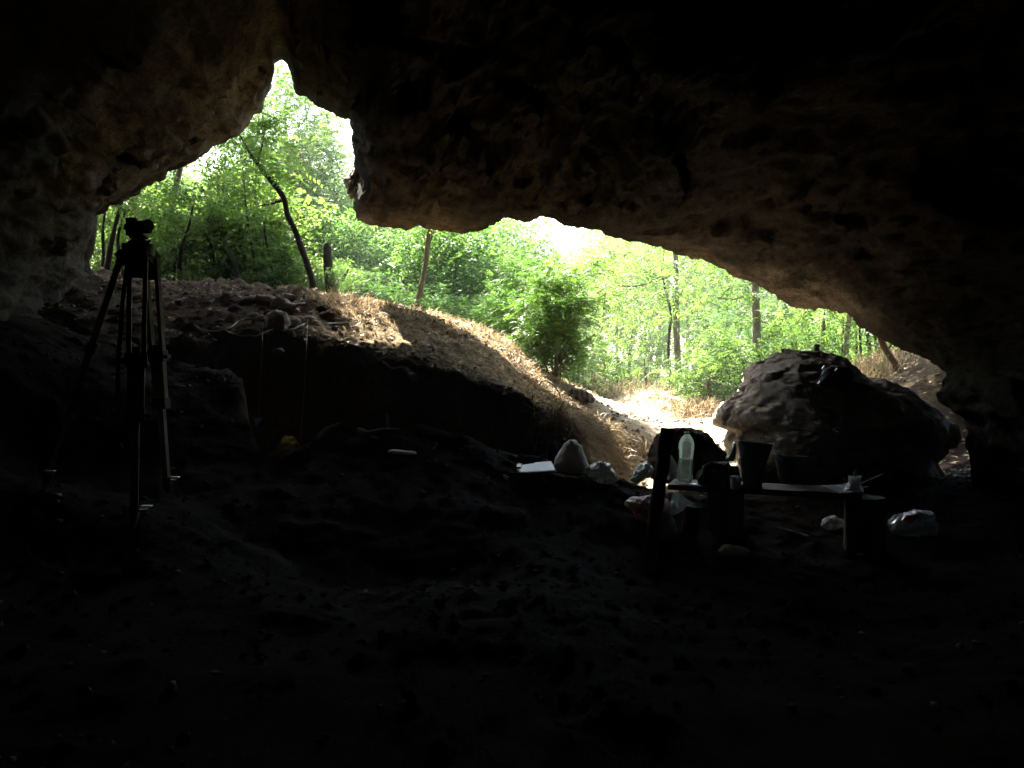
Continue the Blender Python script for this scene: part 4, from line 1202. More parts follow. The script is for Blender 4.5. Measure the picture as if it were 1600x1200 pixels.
# ================================================================ SHAPED LUMPS
def lump(name, pts, Y, depth, mat, seed=0, amps=(.0, .0, .0), freqs=(2, 6, 18), full=0.75, na=96, nb=48, ridged=False, parent=None, base=None, strat=1.0, fac=None):
    """solid body whose front outline (photo pixels) lies at distance Y and which is 2*depth thick"""
    P = np.array(pts, float)
    c = P.mean(axis=0) if base is None else np.array(base, float)
    D = []
    for i in range(len(P)):
        a, b = P[i], P[(i + 1) % len(P)]
        for k in range(24):
            D.append(a + (b - a) * k / 24)
    D = np.array(D) - c
    ang = np.arctan2(-D[:, 1], D[:, 0]); r = np.hypot(D[:, 0], D[:, 1])
    o = np.argsort(ang); ang, r = ang[o], r[o]
    A = np.linspace(-math.pi, math.pi, na, endpoint=False)
    ra = np.interp(A, np.r_[ang - 2 * math.pi, ang, ang + 2 * math.pi], np.r_[r, r, r])
    B = np.linspace(-math.pi / 2, math.pi / 2, nb)
    cb = np.abs(np.cos(B)) ** full; sb = np.sign(np.sin(B)) * np.abs(np.sin(B)) ** full
    C = np.array(at(c[0], c[1], Y)); s = Y / F
    Yy = np.repeat((sb * depth)[:, None], na, axis=1)
    tp_ = (1 + np.minimum(Yy, 0) / Y)           # the near face is a little smaller than the widest section
    X = (ra * np.cos(A))[None, :] * cb[:, None] * s * tp_ - C[0] * (1 - tp_)
    Z = (ra * np.sin(A))[None, :] * cb[:, None] * s * tp_ - C[2] * (1 - tp_)
    V = np.stack([X, Yy, Z], axis=-1).reshape(-1, 3)
    n = V / np.array([max(ra.mean() * s, 1e-6), depth, max(ra.mean() * s, 1e-6)]) ** 1
    n = unit(n)
    W = V + C
    if fac:
        V = V + n * (facets(W * np.array([1, 1, strat]), fac[0], seed + 77) * fac[1] + facets(W * np.array([1, 1, strat]), fac[0] * 2.7, seed + 78) * fac[1] * .35)[:, None]
        W = V + C
    q = W * np.array([1, 1, strat])
    d = 0
    for a, f, k in zip(amps, freqs, range(3)):
        if a:
            d = d + a * (fbm(q * f, 4, seed + 10 * k, ridged=ridged and k < 2) - (.45 if ridged and k < 2 else 0))
    if not np.isscalar(d):
        V = V + n * d[:, None]
    ii = (np.arange(nb - 1)[:, None] * na + np.arange(na)[None, :])
    jj = (np.arange(nb - 1)[:, None] * na + (np.arange(na)[None, :] + 1) % na)
    FQ = np.stack([ii, ii + na, jj + na, jj], axis=-1).reshape(-1, 4)
    o = mesh_np(name, V, FQ, mat, smooth=True, parent=parent)
    o.location = C
    return o

def bvh_of(o):
    o_m = Matrix.Translation(o.location)
    return BVHTree.FromPolygons([o_m @ v.co for v in o.data.vertices], [tuple(p.vertices) for p in o.data.polygons])

def hit(bv, px, py):
    d = at(px, py, 1.0).normalized()
    h = bv.ray_cast(Vector((0, 0, 0)), d)
    return h[0]

# ================================================================ ROCKS
boulder = lump('boulder', [(1118, 655), (1120, 640), (1132, 626), (1150, 612), (1162, 598), (1163, 580), (1175, 563), (1190, 558), (1208, 552), (1228, 549), (1262, 552), (1300, 553), (1322, 560), (1340, 574), (1362, 592), (1392, 604), (1420, 612), (1446, 628), (1462, 638), (1480, 650), (1492, 664), (1495, 688), (1484, 708), (1470, 722), (1485, 770), (1300, 790), (1140, 775), (1135, 720), (1128, 690), (1140, 676), (1122, 668)],
               7.75, 1.15, M['boulder'], 74, (.05, .04, .011), (1.4, 4, 14), 1.2, 300, 150, ridged=True, base=(1300, 672), strat=1.6, fac=(1.5, .06))
tag(boulder, 'huge rough grey boulder on the cave floor right of the path', 'boulder')
BB = bvh_of(boulder)
tag(lump('rock', [(1017, 722), (1022, 700), (1030, 682), (1045, 671), (1062, 668), (1080, 670), (1100, 676), (1113, 690), (1133, 706), (1136, 725), (1120, 750), (1060, 760), (1022, 752)], 6.7, .32, M['brownrock'], 72, (.05, .03, .012), (3, 9, 26), .75, 130, 64, ridged=True),
    'big reddish brown rock standing behind the water bottle and dark post', 'rock')
tag(lump('rock', [(541, 290), (545, 274), (552, 264), (560, 263), (575, 275), (577, 290), (570, 304), (556, 308), (547, 302)], 10.15, .35, M['palestone'], 73, (.12, .09, .03), (3, 9, 26), .8, 60, 30, ridged=True),
    'craggy pale rock knob sticking out of the left side of the overhang', 'rock')
for i, (px, py, w_, h_, mt, lb) in enumerate([(921, 708, 17, 11, 'palestone', 'pale pinkish stone just right of the tall pale sack'), (945, 723, 15, 10, 'brownrock', 'brown stone above the crumpled bag beside the sack'),
                                             (968, 727, 17, 11, 'brownrock', 'wide brown stone between the two crumpled bags'), (930, 727, 12, 9, 'brownrock', 'small dark stone between the pale stone and crumpled bag'), (1005, 724, 14, 9, 'brownrock', 'brown stone left of the big rock behind the post')]):
    g = at(px, py, 6.7 + .12 * (i % 3)); zg = gz(g.x, g.y)
    pts = [(px + w_ * (1 + .16 * math.sin(3 * a + i)) * math.cos(a), py + h_ * (1 + .18 * math.sin(2 * a + i * 2)) * -math.sin(a)) for a in [k * math.pi / 6 for k in range(12)]]
    o = tag(lump('stone', pts, g.y, .09, M[mt], 80 + i, (.02, .014, .006), (6, 16, 40), .8, 48, 24, ridged=True), lb, 'stone')
    o.location.z = zg + h_ * g.y / F * .55
GS = 'stones scattered on the earth slope'
for i, (px, py, r) in enumerate([(385, 470, 13), (412, 466, 17), (438, 474, 16), (366, 480, 9), (456, 500, 14), (482, 498, 12), (512, 491, 11), (470, 516, 7), (352, 458, 8), (502, 480, 10), (395, 491, 8), (326, 472, 7), (310, 497, 6), (535, 499, 7), (450, 462, 9), (420, 488, 8), (345, 500, 5), (556, 512, 5), (525, 512, 6), (490, 528, 6), (515, 540, 6), (575, 545, 6), (455, 520, 5), (280, 470, 6), (250, 490, 5), (230, 465, 7)]):
    g = gpt(px, py + r * .5, 5)
    R_ = r * g.y / F
    pts = [(px + r * (1.15 + .2 * math.sin(3 * a + i)) * math.cos(a), py - r * (.62 + .12 * math.sin(2 * a + i * 2)) * math.sin(a)) for a in [k * math.pi / 6 for k in range(12)]]
    o = tag(lump('stone', pts, g.y, R_ * .9, M['boulder' if i % 3 else 'brownrock'], 120 + i, (R_ * .25, R_ * .15, R_ * .06), (4, 11, 40), .8, 40, 20, ridged=True), 'dull brown lump of stone lying on the earth slope at the back left', 'stone', GS)
    o.location = Vector((o.location.x, g.y, gz(o.location.x, g.y) + R_ * .25))
moss = lump('mossy_stone', [(412, 512), (416, 494), (430, 486), (446, 490), (452, 504), (446, 516), (428, 520)], gpt(430, 512).y, .14, M['boulder'], 160, (.03, .02, .01), (5, 14, 40), .8, 60, 30)
tag(moss, 'largest dark lump of stone beside the white rope on the slope', 'stone')
tag(lump('white_stone', [(422, 549), (430, 543), (440, 544), (444, 549), (436, 553), (426, 553)], 7.12, .05, M['palestone'], 161, (.01, .008, .004), (8, 20, 50), .8, 30, 16), 'small white stone stuck in the upper trench face', 'stone')

# ================================================================ TRIPOD + LEVEL
HD = at(217, 386, 4.5)
tri = empty('tripod', HD, 'tall wooden surveying tripod on the slope, its three legs spread', 'tripod')
feet = [gpt(69, 762, 3.5, 7), gpt(209, 826, 3.5, 7), gpt(262, 772, 3.5, 7)]
hb = MB()
hb.lathe([(.055, -.05), (.075, -.045), (.082, -.01), (.085, .012), (.06, .018)], n=24)
for k, f in enumerate(feet):
    d = Vector((f.x - HD.x, f.y - HD.y, 0)).normalized()
    hb.bar(d * .04 + Vector((0, 0, -.03)), d * .095 + Vector((0, 0, -.07)), .085, .075)
hb.build('head', M['blackmetal'], tri, smooth=True)
for k, f in enumerate(feet):
    d = Vector((f.x - HD.x, f.y - HD.y, 0)).normalized()
    a = d * .085 + Vector((0, 0, -.05)); b = f - HD
    ax = (b - a).normalized(); side = ax.cross(Vector((0, 0, 1))).normalized(); L = (b - a).length
    outw = side.cross(ax).normalized()
    q = lambda t, s_=0, o_=0: a + ax * (L * t) + side * s_ + outw * o_
    lg = MB()
    for s_ in (-1, 1):
        lg.bar(q(0, s_ * .038), q(.42, s_ * .034), .022, .026, outw)
    lg.bar(q(.02, 0), q(.09, 0), .06, .02, outw)
    for s_ in (-1, 1):
        lg.bar(q(.40, s_ * .030), q(.60, s_ * .028), .021, .028, outw)
    lg.bar(q(.36, 0), q(.94, 0), .036, .024, outw)
    leg = lg.build('leg', M['woodrail'], tri)
    c1 = MB(); c1.bar(q(.385), q(.43), .105, .042, outw); c1.bar(q(.41, .05), q(.41, .075), .02, .03, outw)
    c1.build('clamp', M['blackmetal'], leg)
    c2 = MB(); c2.bar(q(.585), q(.63), .085, .045, outw); c2.tube([q(.61, -.04), q(.61, -.07)], .012, n=8)
    c2.build('clamp', M['blackmetal'], leg)
    ft = MB(); ft.tube([q(.925), q(.965), q(1.0)], [.026, .022, .006], n=10); ft.bar(q(.94, 0, .0), q(.94, 0, .001) + outw * .001 + side * (.06 if k == 2 else -.06), .03, .008)
    ft.build('foot', M['blackmetal'], leg)
    tb = MB(); tb.box(q(.935) + side * (.055 if k == 2 else -.055) + Vector((0, 0, .012)), (.05, .03, .006), bev=.002)
    tb.build('step_plate', M['steel'], leg)
stp = MB(); stp.tube([Vector((-.03, -.06, -.06)), Vector((-.05, -.09, -.3)), Vector((-.062, -.12, -.6)), Vector((-.055, -.15, -.8))], [.013, .011, .011, .012], n=6, flat=.3)
stp.build('strap', M['blackcloth'], tri)

lv = empty('survey_level', HD + Vector((0, 0, .018)), 'dark survey level with a grey side plate, screwed on the tripod head', 'survey level')
b = MB(); b.lathe([(.05, 0), (.055, .006), (.05, .014), (.03, .016), (.03, .026), (.046, .028), (.046, .036)], n=24); b.build('base', M['blackmetal'], lv, smooth=True)
for a in (0.5, 2.6, 4.7):
    k = MB(); k.lathe([(.012, 0), (.014, .004), (.014, .012), (.010, .016)], (.052 * math.cos(a), .052 * math.sin(a), .008), n=12); k.build('foot_screw', M['steel'], lv)
b = MB(); b.box((-.005, 0, .072), (.10, .085, .072), bev=.012); b.box((-.03, 0, .118), (.055, .07, .03), bev=.01); b.build('body', M['greenpaint'], lv, smooth=True)
Rx = Matrix.Rotation(math.radians(90), 3, 'Y') @ Matrix.Rotation(math.radians(25), 3, 'X')
ax = (Matrix.Rotation(math.radians(-28), 3, 'Z') @ Vector((1, 0, 0)))
t = MB(); t.tube([-ax * .085 + Vector((0, 0, .09)), -ax * .05 + Vector((0, 0, .09)), ax * .04 + Vector((0, 0, .09)), ax * .075 + Vector((0, 0, .09)), ax * .08 + Vector((0, 0, .09))], [.024, .026, .028, .031, .031], n=18); t.build('telescope', M['greenpaint'], lv, smooth=True)
e = MB(); e.tube([-ax * .075 + Vector((0, 0, .09)), -ax * .10 + Vector((0, 0, .09))], [.018, .014], n=14); e.build('eyepiece', M['blackmetal'], lv, smooth=True)
k = MB(); k.tube([Vector((.05, -.03, .06)), Vector((.078, -.045, .06))], [.014, .013], n=12); k.build('focus_knob', M['blackmetal'], lv, smooth=True)
p = MB(); p.box((.030, -.046, .082), (.064, .006, .022), Matrix.Rotation(math.radians(10), 3, 'Y'), bev=.002); p.build('label_plate', M['greyplate'], lv)

# ================================================================ ROPES, STRINGS, TRENCH THINGS
def lay(pts, up=.012):
    out = []
    for i in range(len(pts) - 1):
        for k in range(6):
            t = k / 6
            g = gpt(pts[i][0] + (pts[i + 1][0] - pts[i][0]) * t, pts[i][1] + (pts[i + 1][1] - pts[i][1]) * t, 5)
            out.append(g + Vector((0, 0, up)))
    # smooth
    for _ in range(2):
        out = [out[0]] + [(out[i - 1] + out[i] * 2 + out[i + 1]) / 4 for i in range(1, len(out) - 1)] + [out[-1]]
    return out
def rope(name, pts3, r, mat, label, cat, n=6):
    b0 = Vector(pts3[0])
    mb = MB(); mb.tube([Vector(p) - b0 for p in pts3], r, n=n)
    o = mb.build(name, M[mat], smooth=True); o.location = b0
    return tag(o, label, cat)
rope('rope', lay([(303, 513), (318, 519), (338, 520), (358, 516), (372, 505), (383, 500), (400, 499), (418, 496), (430, 490), (438, 480), (448, 476), (462, 477), (480, 476)]), .0075, 'rope', 'upper strand of white rope winding over the slope stones', 'rope')
rope('rope', lay([(352, 520), (370, 528), (392, 529), (408, 527), (422, 519), (438, 519), (460, 517), (475, 510), (483, 504), (495, 505), (510, 509), (530, 508), (548, 506)], .016), .0075, 'rope', 'lower strand of white rope lying along the trench edge', 'rope')
sg = gpt(411, 508, 5)
rope('string', [sg + Vector((0, 0, .02)), at(410, 532, 7.0), at(408, 580, 6.9), at(406, 620, 6.85), at(404, 656, 6.85)], .0022, 'string', 'yellowish string hanging into the trench above the blue paper', 'string', 5)
sg = gpt(481, 506, 5)
rope('string', [sg + Vector((0, 0, .05)), at(479, 540, 6.95), at(476, 600, 6.85), at(472, 660, 6.8), at(467, 735, 6.7)], .0024, 'string', 'longer yellowish string hanging down the dark trench face', 'string', 5)
mb = MB(); c0 = at(403, 652, 6.75); mb.bar(Vector((-.28, 0.02, 0)), Vector((.17, 0, -.005)), .02, .012)
o = mb.build('batten', M['brownrock'] if False else M['plank']); o.location = c0; tag(o, 'thin brown batten wedged across the trench above the blue paper', 'batten')
mb = MB()
pp = [at(396, 653, 6.72) - c0, at(411, 653, 6.72) - c0, at(404, 661, 6.72) - c0, at(400, 666, 6.72) - c0]
off = Vector((0, -.003, 0))
mb.add(pp + [q + off for q in pp], [(0, 1, 2, 3), (7, 6, 5, 4), (0, 4, 5, 1), (1, 5, 6, 2), (2, 6, 7, 3), (3, 7, 4, 0)])
o = mb.build('paper_sheet', M['bluetag']); o.location = c0; tag(o, 'small bright blue paper hanging at the left trench corner', 'paper')
tag(lump('tarpaulin', [(448, 800), (450, 745), (458, 722), (472, 708), (490, 702), (508, 705), (522, 714), (532, 735), (540, 800)], 6.2, .3, M['tarp'], 170, (.03, .02, .006), (4, 10, 30), .8, 80, 40), 'dark bluish humped sheet bundled in the bottom of the trench', 'tarpaulin')
M['ochre'] = mat_noise('ochre_lit_patch', [(0.3, (0.13, 0.10, 0.02)), (0.7, (0.32, 0.25, 0.06))], 9, 0.95, 0.8, 30, spec=0.02)  # for a lump added where the corner is lit yellow; light put into colour
tag(lump('lit_patch_lump', [(408, 800), (412, 742), (418, 708), (428, 694), (442, 684), (456, 682), (466, 692), (460, 720), (450, 745), (452, 800)], 6.35, .25, M['ochre'], 173, (.05, .035, .015), (4, 11, 30), .9, 80, 40, ridged=True), 'yellow ochre lump added for the lit patch in the left trench corner', 'added lump')
mb = MB(); a0 = at(605, 648, 6.35); mb.bar(Vector((0, 0, 0)), at(616, 800, 6.25) - a0, .022, .014); mb.bar(Vector((-.002, 0, .0)), Vector((0.0, 0, .012)), .012, .010)
o = mb.build('stake', M['palewood']); o.location = a0; tag(o, 'thin pale wooden stake standing in the dark trench', 'stake')
g = gpt(628, 708, 4)
o = lump('paper_scrap', [(603, 705), (612, 702), (630, 704), (648, 705), (654, 709), (645, 711), (625, 710), (608, 708)], g.y - .02, .05, M['whitebag'], 171, (.006, .004, .0), (12, 30, 60), .7, 50, 16)
tag(o, 'flat white scrap on the crest of the near trench bank', 'scrap')
# left behind near the tripod feet
for (px, py, lb) in [(268, 733, 'tiny pale scrap at the foot of the earth block beside the right tripod leg'), (660, 770, 'small dark clod on the bank above the black pit')]:
    g = gpt(px, py, 3.5)
    o = lump('clod' if py > 750 else 'paper_scrap', [(px - 6, py), (px - 2, py - 4), (px + 5, py - 3), (px + 7, py + 1), (px, py + 3)], g.y, .02, M['palestone' if py < 750 else 'boulder'], 172, (.004, .003, 0), (20, 40, 60), .8, 24, 12)
    tag(o, lb, 'clod' if py > 750 else 'scrap')

# ================================================================ HEAP AROUND THE SACK
bp = lump('backpack', [(782, 744), (796, 739), (830, 741), (875, 740), (905, 744), (925, 752), (930, 768), (900, 778), (840, 776), (796, 768), (784, 756)], 5.75, .17, M['blackcloth'], 180, (.03, .018, .006), (6, 16, 40), .75, 100, 50)
tag(bp, 'slumped black backpack lying under the clipboard and sack', 'backpack')
for (px, py) in ((791, 745), (851, 749)):
    b = MB(); c = at(px, py, 5.53) - bp.location
    b.bar(c + Vector((-.02, 0, .012)), c + Vector((.018, 0, -.008)), .006, .012); b.bar(c + Vector((-.02, 0, -.004)), c + Vector((.012, 0, -.02)), .006, .008)
    b.build('buckle', M['steel'], bp)
st = MB(); c = lambda x, y, Y: at(x, y, Y) - bp.location
st.tube([c(786, 748, 5.56), c(806, 741, 5.53), c(826, 744, 5.52), (c(850, 742, 5.53))], .012, n=6, flat=.35); st.tube([c(815, 756, 5.5), c(840, 765, 5.5), c(880, 762, 5.52)], .012, n=6, flat=.35)
st.build('strap', M['blackcloth'], bp)

cb = empty('clipboard', at(836, 732, 5.8), 'clipboard with white paper resting on the black backpack beside the sack', 'clipboard')
def slab(corners, th, ref):
    mb = MB(); top = [p - ref for p in corners]; n = (top[1] - top[0]).cross(top[2] - top[1]).normalized()
    if n.z < 0: n = -n
    bot = [p - n * th for p in top]
    mb.add(top + bot, [(0, 1, 2, 3), (7, 6, 5, 4), (0, 4, 5, 1), (1, 5, 6, 2), (2, 6, 7, 3), (3, 7, 4, 0)])
    return mb
cc = [at(803, 725, 5.95), at(862, 720, 5.97), at(869, 735, 5.5), at(813, 738, 5.48)]
slab([p - Vector((0, 0, .006)) for p in cc], .006, cb.location).build('board', M['board'], cb)
cm = sum(cc, Vector()) / 4
slab([p + (cm - p) * .05 for p in cc], .004, cb.location).build('paper', M['paper'], cb)
mb = MB(); mid = cc[0].lerp(cc[3], .5) - cb.location + Vector((.02, 0, .008)); mb.bar(mid + Vector((-.01, -.05, 0)), mid + Vector((.0, .05, .01)), .03, .012); mb.build('clip', M['blackmetal'], cb)
rope('pen', [at(797, 739, 5.44), at(823, 740, 5.44)], .007, 'blackmetal', 'black pen lying across the clipboard corner', 'pen', 8)
tag(lump('sack', [(864, 728), (867, 714), (874, 703), (882, 692), (890, 688), (899, 690), (907, 698), (912, 712), (918, 728), (910, 740), (888, 744), (870, 740)], 5.95, .15, M['sackcloth'], 181, (.022, .009, .003), (4, 11, 34), .85, 120, 60), 'tall pale grey filled sack standing beside the clipboard', 'sack')
def bag(name, pts, Y, depth, mat, seed, label, cat='plastic bag', a=(.022, .02, .008), ground=None, parent=None):
    o = lump(name, pts, Y, depth, M[mat], seed, a, (7, 18, 45), .85, 58, 30, ridged=True, parent=parent)
    o.data.polygons.foreach_set('use_smooth', np.zeros(len(o.data.polygons), dtype=bool))     # creased film
    return tag(o, label, cat) if label else o
bag('plastic_bag', [(914, 736), (922, 727), (938, 721), (952, 726), (962, 738), (966, 752), (950, 758), (925, 752)], 5.8, .13, 'whitebag', 182, 'crumpled white plastic bag lying right of the tall sack')
bag('plastic_bag', [(985, 750), (990, 738), (1000, 726), (1012, 721), (1021, 730), (1019, 742), (1005, 752), (992, 760)], 5.75, .11, 'whitebag', 183, 'pale twisted plastic bag just left of the dark post')
bag('paper_bag', [(1040, 742), (1044, 722), (1048, 710), (1056, 722), (1061, 738), (1056, 748), (1044, 752)], 5.95, .07, 'whitebag', 184, 'pale pointed paper bag between the dark post and the bottle', 'paper bag', (.006, .006, .002))

pb = gpt(1008, 892, 3.5, 8)
pt = at(1043, 670, pb.y + .05)
mb = MB(); rng = np.random.default_rng(9)
n_ = 14
pp = [Vector((0, 0, -.1)).lerp(pt - pb, k / (n_ - 1)) + Vector(rng.normal(size=3) * .003) for k in range(n_)]
mb.tube(pp, [.041 - .006 * k / n_ + rng.uniform(-.002, .002) for k in range(n_)], n=9)
o = mb.build('post', M['darkpost'], smooth=True); o.location = pb
tag(o, 'dark leaning wooden post left of the plank bench', 'post')

# ================================================================ PLANK BENCH
ZT = -0.80
def on_z(px, py, z=ZT):
    d = at(px, py, 1.0)
    return d * (z / d.z)
A = on_z(1043, 757); B = on_z(1347, 772)
dv = (B - A); dv.z = 0; dv.normalize(); pv = Vector((-dv.y, dv.x, 0))
ang = math.atan2(dv.y, dv.x)
W = .28; Lp = (B - A).length
mid = (A + B) / 2 + pv * W / 2
mb = MB(); mb.box((0, 0, -.0175), (Lp, W, .035), bev=.004)
o = mb.build('plank', M['plank']); o.location = mid; o.rotation_euler = (0, 0, ang)
tag(o, 'long worn wooden plank laid across two stumps as a bench', 'plank')
def stump(px, w_, extra, label, dback):
    p0 = A + dv * (((px - 1043) / (1347 - 1043)) * Lp) + pv * dback
    zb = gz(p0.x, p0.y) - .05; h = ZT - .036 - zb
    rng = np.random.default_rng(int(px))
    n = 28; ph = [1 + .08 * math.sin(2 * a + px) + .05 * math.sin(5 * a + px * 2) for a in np.linspace(0, 6.283, n, endpoint=False)]
    V, Fq = [], []
    rings = [(0, 1.12), (.08, 1.03), (.3, 1.0), (.6, .98), (.9, 1.0), (1.0, .98)]
    for zf, k in rings:
        for i in range(n):
            a = 2 * math.pi * i / n
            V.append((w_ * k * ph[i] * math.cos(a), w_ * k * ph[i] * math.sin(a), zf * h))
    for r_ in range(len(rings) - 1):
        for i in range(n):
            Fq.append((r_ * n + i, r_ * n + (i + 1) % n, (r_ + 1) * n + (i + 1) % n, (r_ + 1) * n + i))
    mb = MB(); mb.add(V, Fq + [tuple((len(rings) - 1) * n + i for i in range(n)), tuple(range(n - 1, -1, -1))])
    o = mb.build('stump', M['stump'], smooth=True); o.location = (p0.x, p0.y, zb)
    return tag(o, label, 'stump')
stump(1137, .118, 0, 'wide dark log stump under the left half of the plank', .12)
stump(1352, .112, 0, 'log stump with a lit left edge under the right plank end', .13)

# bottle
p0 = on_z(1070, 754)
bo = empty('water_bottle', p0, 'clear plastic bottle half full of water on the left plank end', 'bottle')
s_ = p0.y / F
H_ = 80 * s_
r_ = 12.2 * s_
prof = [(r_ * .80, 0), (r_ * .95, .012), (r_ * .98, .05), (r_ * .93, .058), (r_ * .98, .066), (r_ * .98, .10), (r_ * .92, .108), (r_ * .97, .116), (r_ * .90, H_ * .45), (r_ * .88, H_ * .52), (r_ * .95, H_ * .58), (r_ * .91, H_ * .61), (r_ * .99, H_ * .66), (r_, H_ * .74), (r_ * .97, H_ * .80), (r_ * .75, H_ * .87), (r_ * .42, H_ * .93), (r_ * .34, H_ * .955), (r_ * .36, H_ * .965)]
b = MB(); b.lathe(prof, n=32); b.build('body', M['clearplastic'], bo, smooth=True)
wp = [(r * .93, z + .003) for r, z in prof if z < H_ * .46] + [(r_ * .84, H_ * .47)]
b = MB(); b.lathe(wp, n=32); b.build('water', M['water'], bo, smooth=True)
b = MB(); b.lathe([(r_ * .42, H_ * .957), (r_ * .43, H_ * .99), (r_ * .36, H_)], n=20); b.build('cap', M['creamcup'], bo, smooth=True)
bo.rotation_euler = (0, math.radians(2.5), 0)

def bucket(px, py, rt, rb, h, label, Y=None, handle=True, z=None, tilt=0.0):
    p = on_z(px, py) if Y is None else at(px, py, Y)
    e = empty('bucket', p + Vector((0, 0, .002)), label, 'bucket')
    b = MB(); b.lathe([(rb, 0), (rb + (rt - rb) * .5, h * .5), (rt, h * .97), (rt * 1.06, h * .97), (rt * 1.06, h), (rt * .95, h), (rb * .94, .008)], n=36, cap1=True)
    b.build('body', M['rubber'], e, smooth=True)
    if handle:
        hb = MB(); n = 12
        hb.tube([Vector((rt * 1.04 * math.cos(math.pi * k / n), -rt * .95 * math.sin(math.pi * k / n) * .55, h * .93 + (-.35 * rt) * math.sin(math.pi * k / n))) for k in range(n + 1)], .0045, n=6)
        hb.build('handle', M['steel'], e, smooth=True)
    e.rotation_euler = (0, tilt, .4)
    return e
bucket(1176, 761, .078, .055, .175, 'lower black bucket of the nested pair standing on the plank', handle=False)
p_ = on_z(1176, 761)
e = bucket(0, 0, .106, .068, .165, 'upper black bucket nested in the lower one, on the plank')
e.location = p_ + Vector((0, 0.0, .115)); e.rotation_euler = (0, math.radians(6), .3)
bucket(1232, 753, .102, .058, .172, 'black bucket standing alone on the plank right of the nested pair', tilt=math.radians(5))
bag('plastic_bag', [(1133, 720), (1139, 706), (1145, 692), (1149, 690), (1151, 700), (1151, 716), (1146, 724)], 5.04, .05, 'bluebag', 185, 'bluish white plastic bag hanging on the rim of the upper bucket', a=(.006, .006, .003))
bag('black_bag', [(1088, 760), (1090, 738), (1098, 726), (1112, 721), (1135, 724), (1152, 730), (1156, 748), (1152, 764), (1120, 768)], 5.42, .10, 'blackcloth', 186, 'black cloth bag sitting on the plank behind the mug', 'bag')
p = on_z(1149, 764)
mg = empty('mug', p, 'translucent cream mug with a round handle in front of the black bag', 'mug')
b = MB(); b.lathe([(.028, 0), (.032, .004), (.034, .075), (.036, .078), (.032, .078), (.030, .006)], n=28); b.build('body', M['creamcup'], mg, smooth=True)
b = MB(); b.tube([Vector((.030 + .026 * math.sin(math.pi * k / 10), -.012 * math.sin(math.pi * k / 10), .068 - .052 * k / 10)) for k in range(11)], .0048, n=8); b.build('handle', M['creamcup'], mg, smooth=True)
tag(lump('cup_lid', [(1086, 749), (1088, 739), (1094, 733), (1098, 735), (1095, 743), (1090, 750)], 5.28, .012, M['creamcup'], 187, (.002, 0, 0), (8, 8, 8), .8, 30, 14), 'small cream lid leaning on the black bag beside the bottle', 'lid')
p = on_z(1083, 757)
b = MB(); b.lathe([(.001, 0), (.022, 0), (.026, .004), (.022, .005), (.001, .003)], n=24); o = b.build('jar_lid', M['tin'], smooth=True); o.location = p + Vector((0, -.0, .001)); tag(o, 'shiny metal lid lying flat beside the bottle base', 'lid')
# cutlery corner
cA = [on_z(1281, 760) + Vector((0, 0, .008)), on_z(1318, 759) + Vector((0, 0, .008)), on_z(1347, 771) + Vector((0, 0, .008)), on_z(1312, 772.0) + Vector((0, 0, .008))]
o = slab(cA, .007, cA[0]).build('notebook', M['board']); o.location = cA[0]; tag(o, 'thin grey notebook lying slantwise at the right plank end', 'notebook')
pc = on_z(1335, 768) + Vector((0, 0, .009))
cu = empty('plastic_cup', pc, 'clear plastic cup holding cutlery at the right plank end', 'cup')
b = MB(); b.lathe([(.028, 0), (.030, .003), (.037, .085), (.039, .087), (.036, .087), (.028, .006)], n=28); b.build('body', M['clearbag'], cu, smooth=True)
bag('crumpled_film', [(1316, 768), (1322, 756), (1330, 750), (1340, 754), (1348, 762), (1352, 772), (1338, 774)], pc.y + .03, .05, 'clearbag', 188, 'crumpled clear film wrapped around the cutlery cup', 'film', (.022, .018, .007))
def cutlery(name, a, b_, w0, w1, label, Y=None):
    Y = Y or pc.y
    pa, pb_ = at(a[0], a[1], Y), at(b_[0], b_[1], Y + .03)
    d = pb_ - pa
    mb = MB(); mb.tube([Vector((0, 0, 0)), d * .5, d * .7, d * .85, d], [w0, w0, (w0 + w1) / 2, w1, w1 * .5], n=8, flat=.5)
    o = mb.build(name, M['steel'], smooth=True); o.location = pa
    tag(o, label, name)
cutlery('spoon', (1332, 766), (1337, 733), .0035, .0105, 'steel spoon standing upright in the clear cup')
cutlery('knife', (1334, 760), (1382, 739.5), .0045, .0055, 'long steel knife slanting far out of the cup to the right')
cutlery('spoon', (1336, 760), (1316, 747), .0035, .009, 'steel spoon leaning left out of the clear cup')
cutlery('fork', (1316, 762), (1298, 757), .0035, .008, 'steel fork lying low left of the clear cup', pc.y - .02)
cutlery('spoon', (1343, 764), (1357, 760), .004, .0085, 'short spoon poking out right, below the long knife')

# ================================================================ LITTER ON THE FLOOR
def ground_Y(px, py):
    return gpt(px, py, 3, 12).y
def rest(o, sink=.01):
    """lower or lift a lump so that it sits on the floor below it"""
    vs = np.array([v.co for v in o.data.vertices])
    zc = gz(o.location.x, o.location.y)
    o.location.z = zc - vs[:, 2].min() - sink
yb = ground_Y(1012, 822)
bag('plastic_bag', [(977, 783), (986, 779), (998, 776), (1012, 774), (1030, 775), (1046, 782), (1050, 797), (1042, 808), (1025, 818), (1010, 820), (997, 812), (988, 800), (978, 790)], yb, .14, 'pinkbag', 190, 'pinkish orange knotted plastic bag on the floor behind the dark post')
yb = ground_Y(1042, 838) - .02
bag('clear_bag', [(1021, 838), (1023, 820), (1030, 806), (1040, 799), (1050, 803), (1056, 815), (1060, 832), (1056, 842), (1036, 845)], yb, .09, 'clearbag', 191, 'clear bag wrapped round the green bottle beside the post foot', a=(.008, .007, .003))
p = at(1041, 840, yb); p.z = gz(p.x, p.y)
gb = empty('green_bottle', p, 'green plastic bottle upright inside the clear bag by the post', 'bottle')
b = MB(); s2 = yb / F
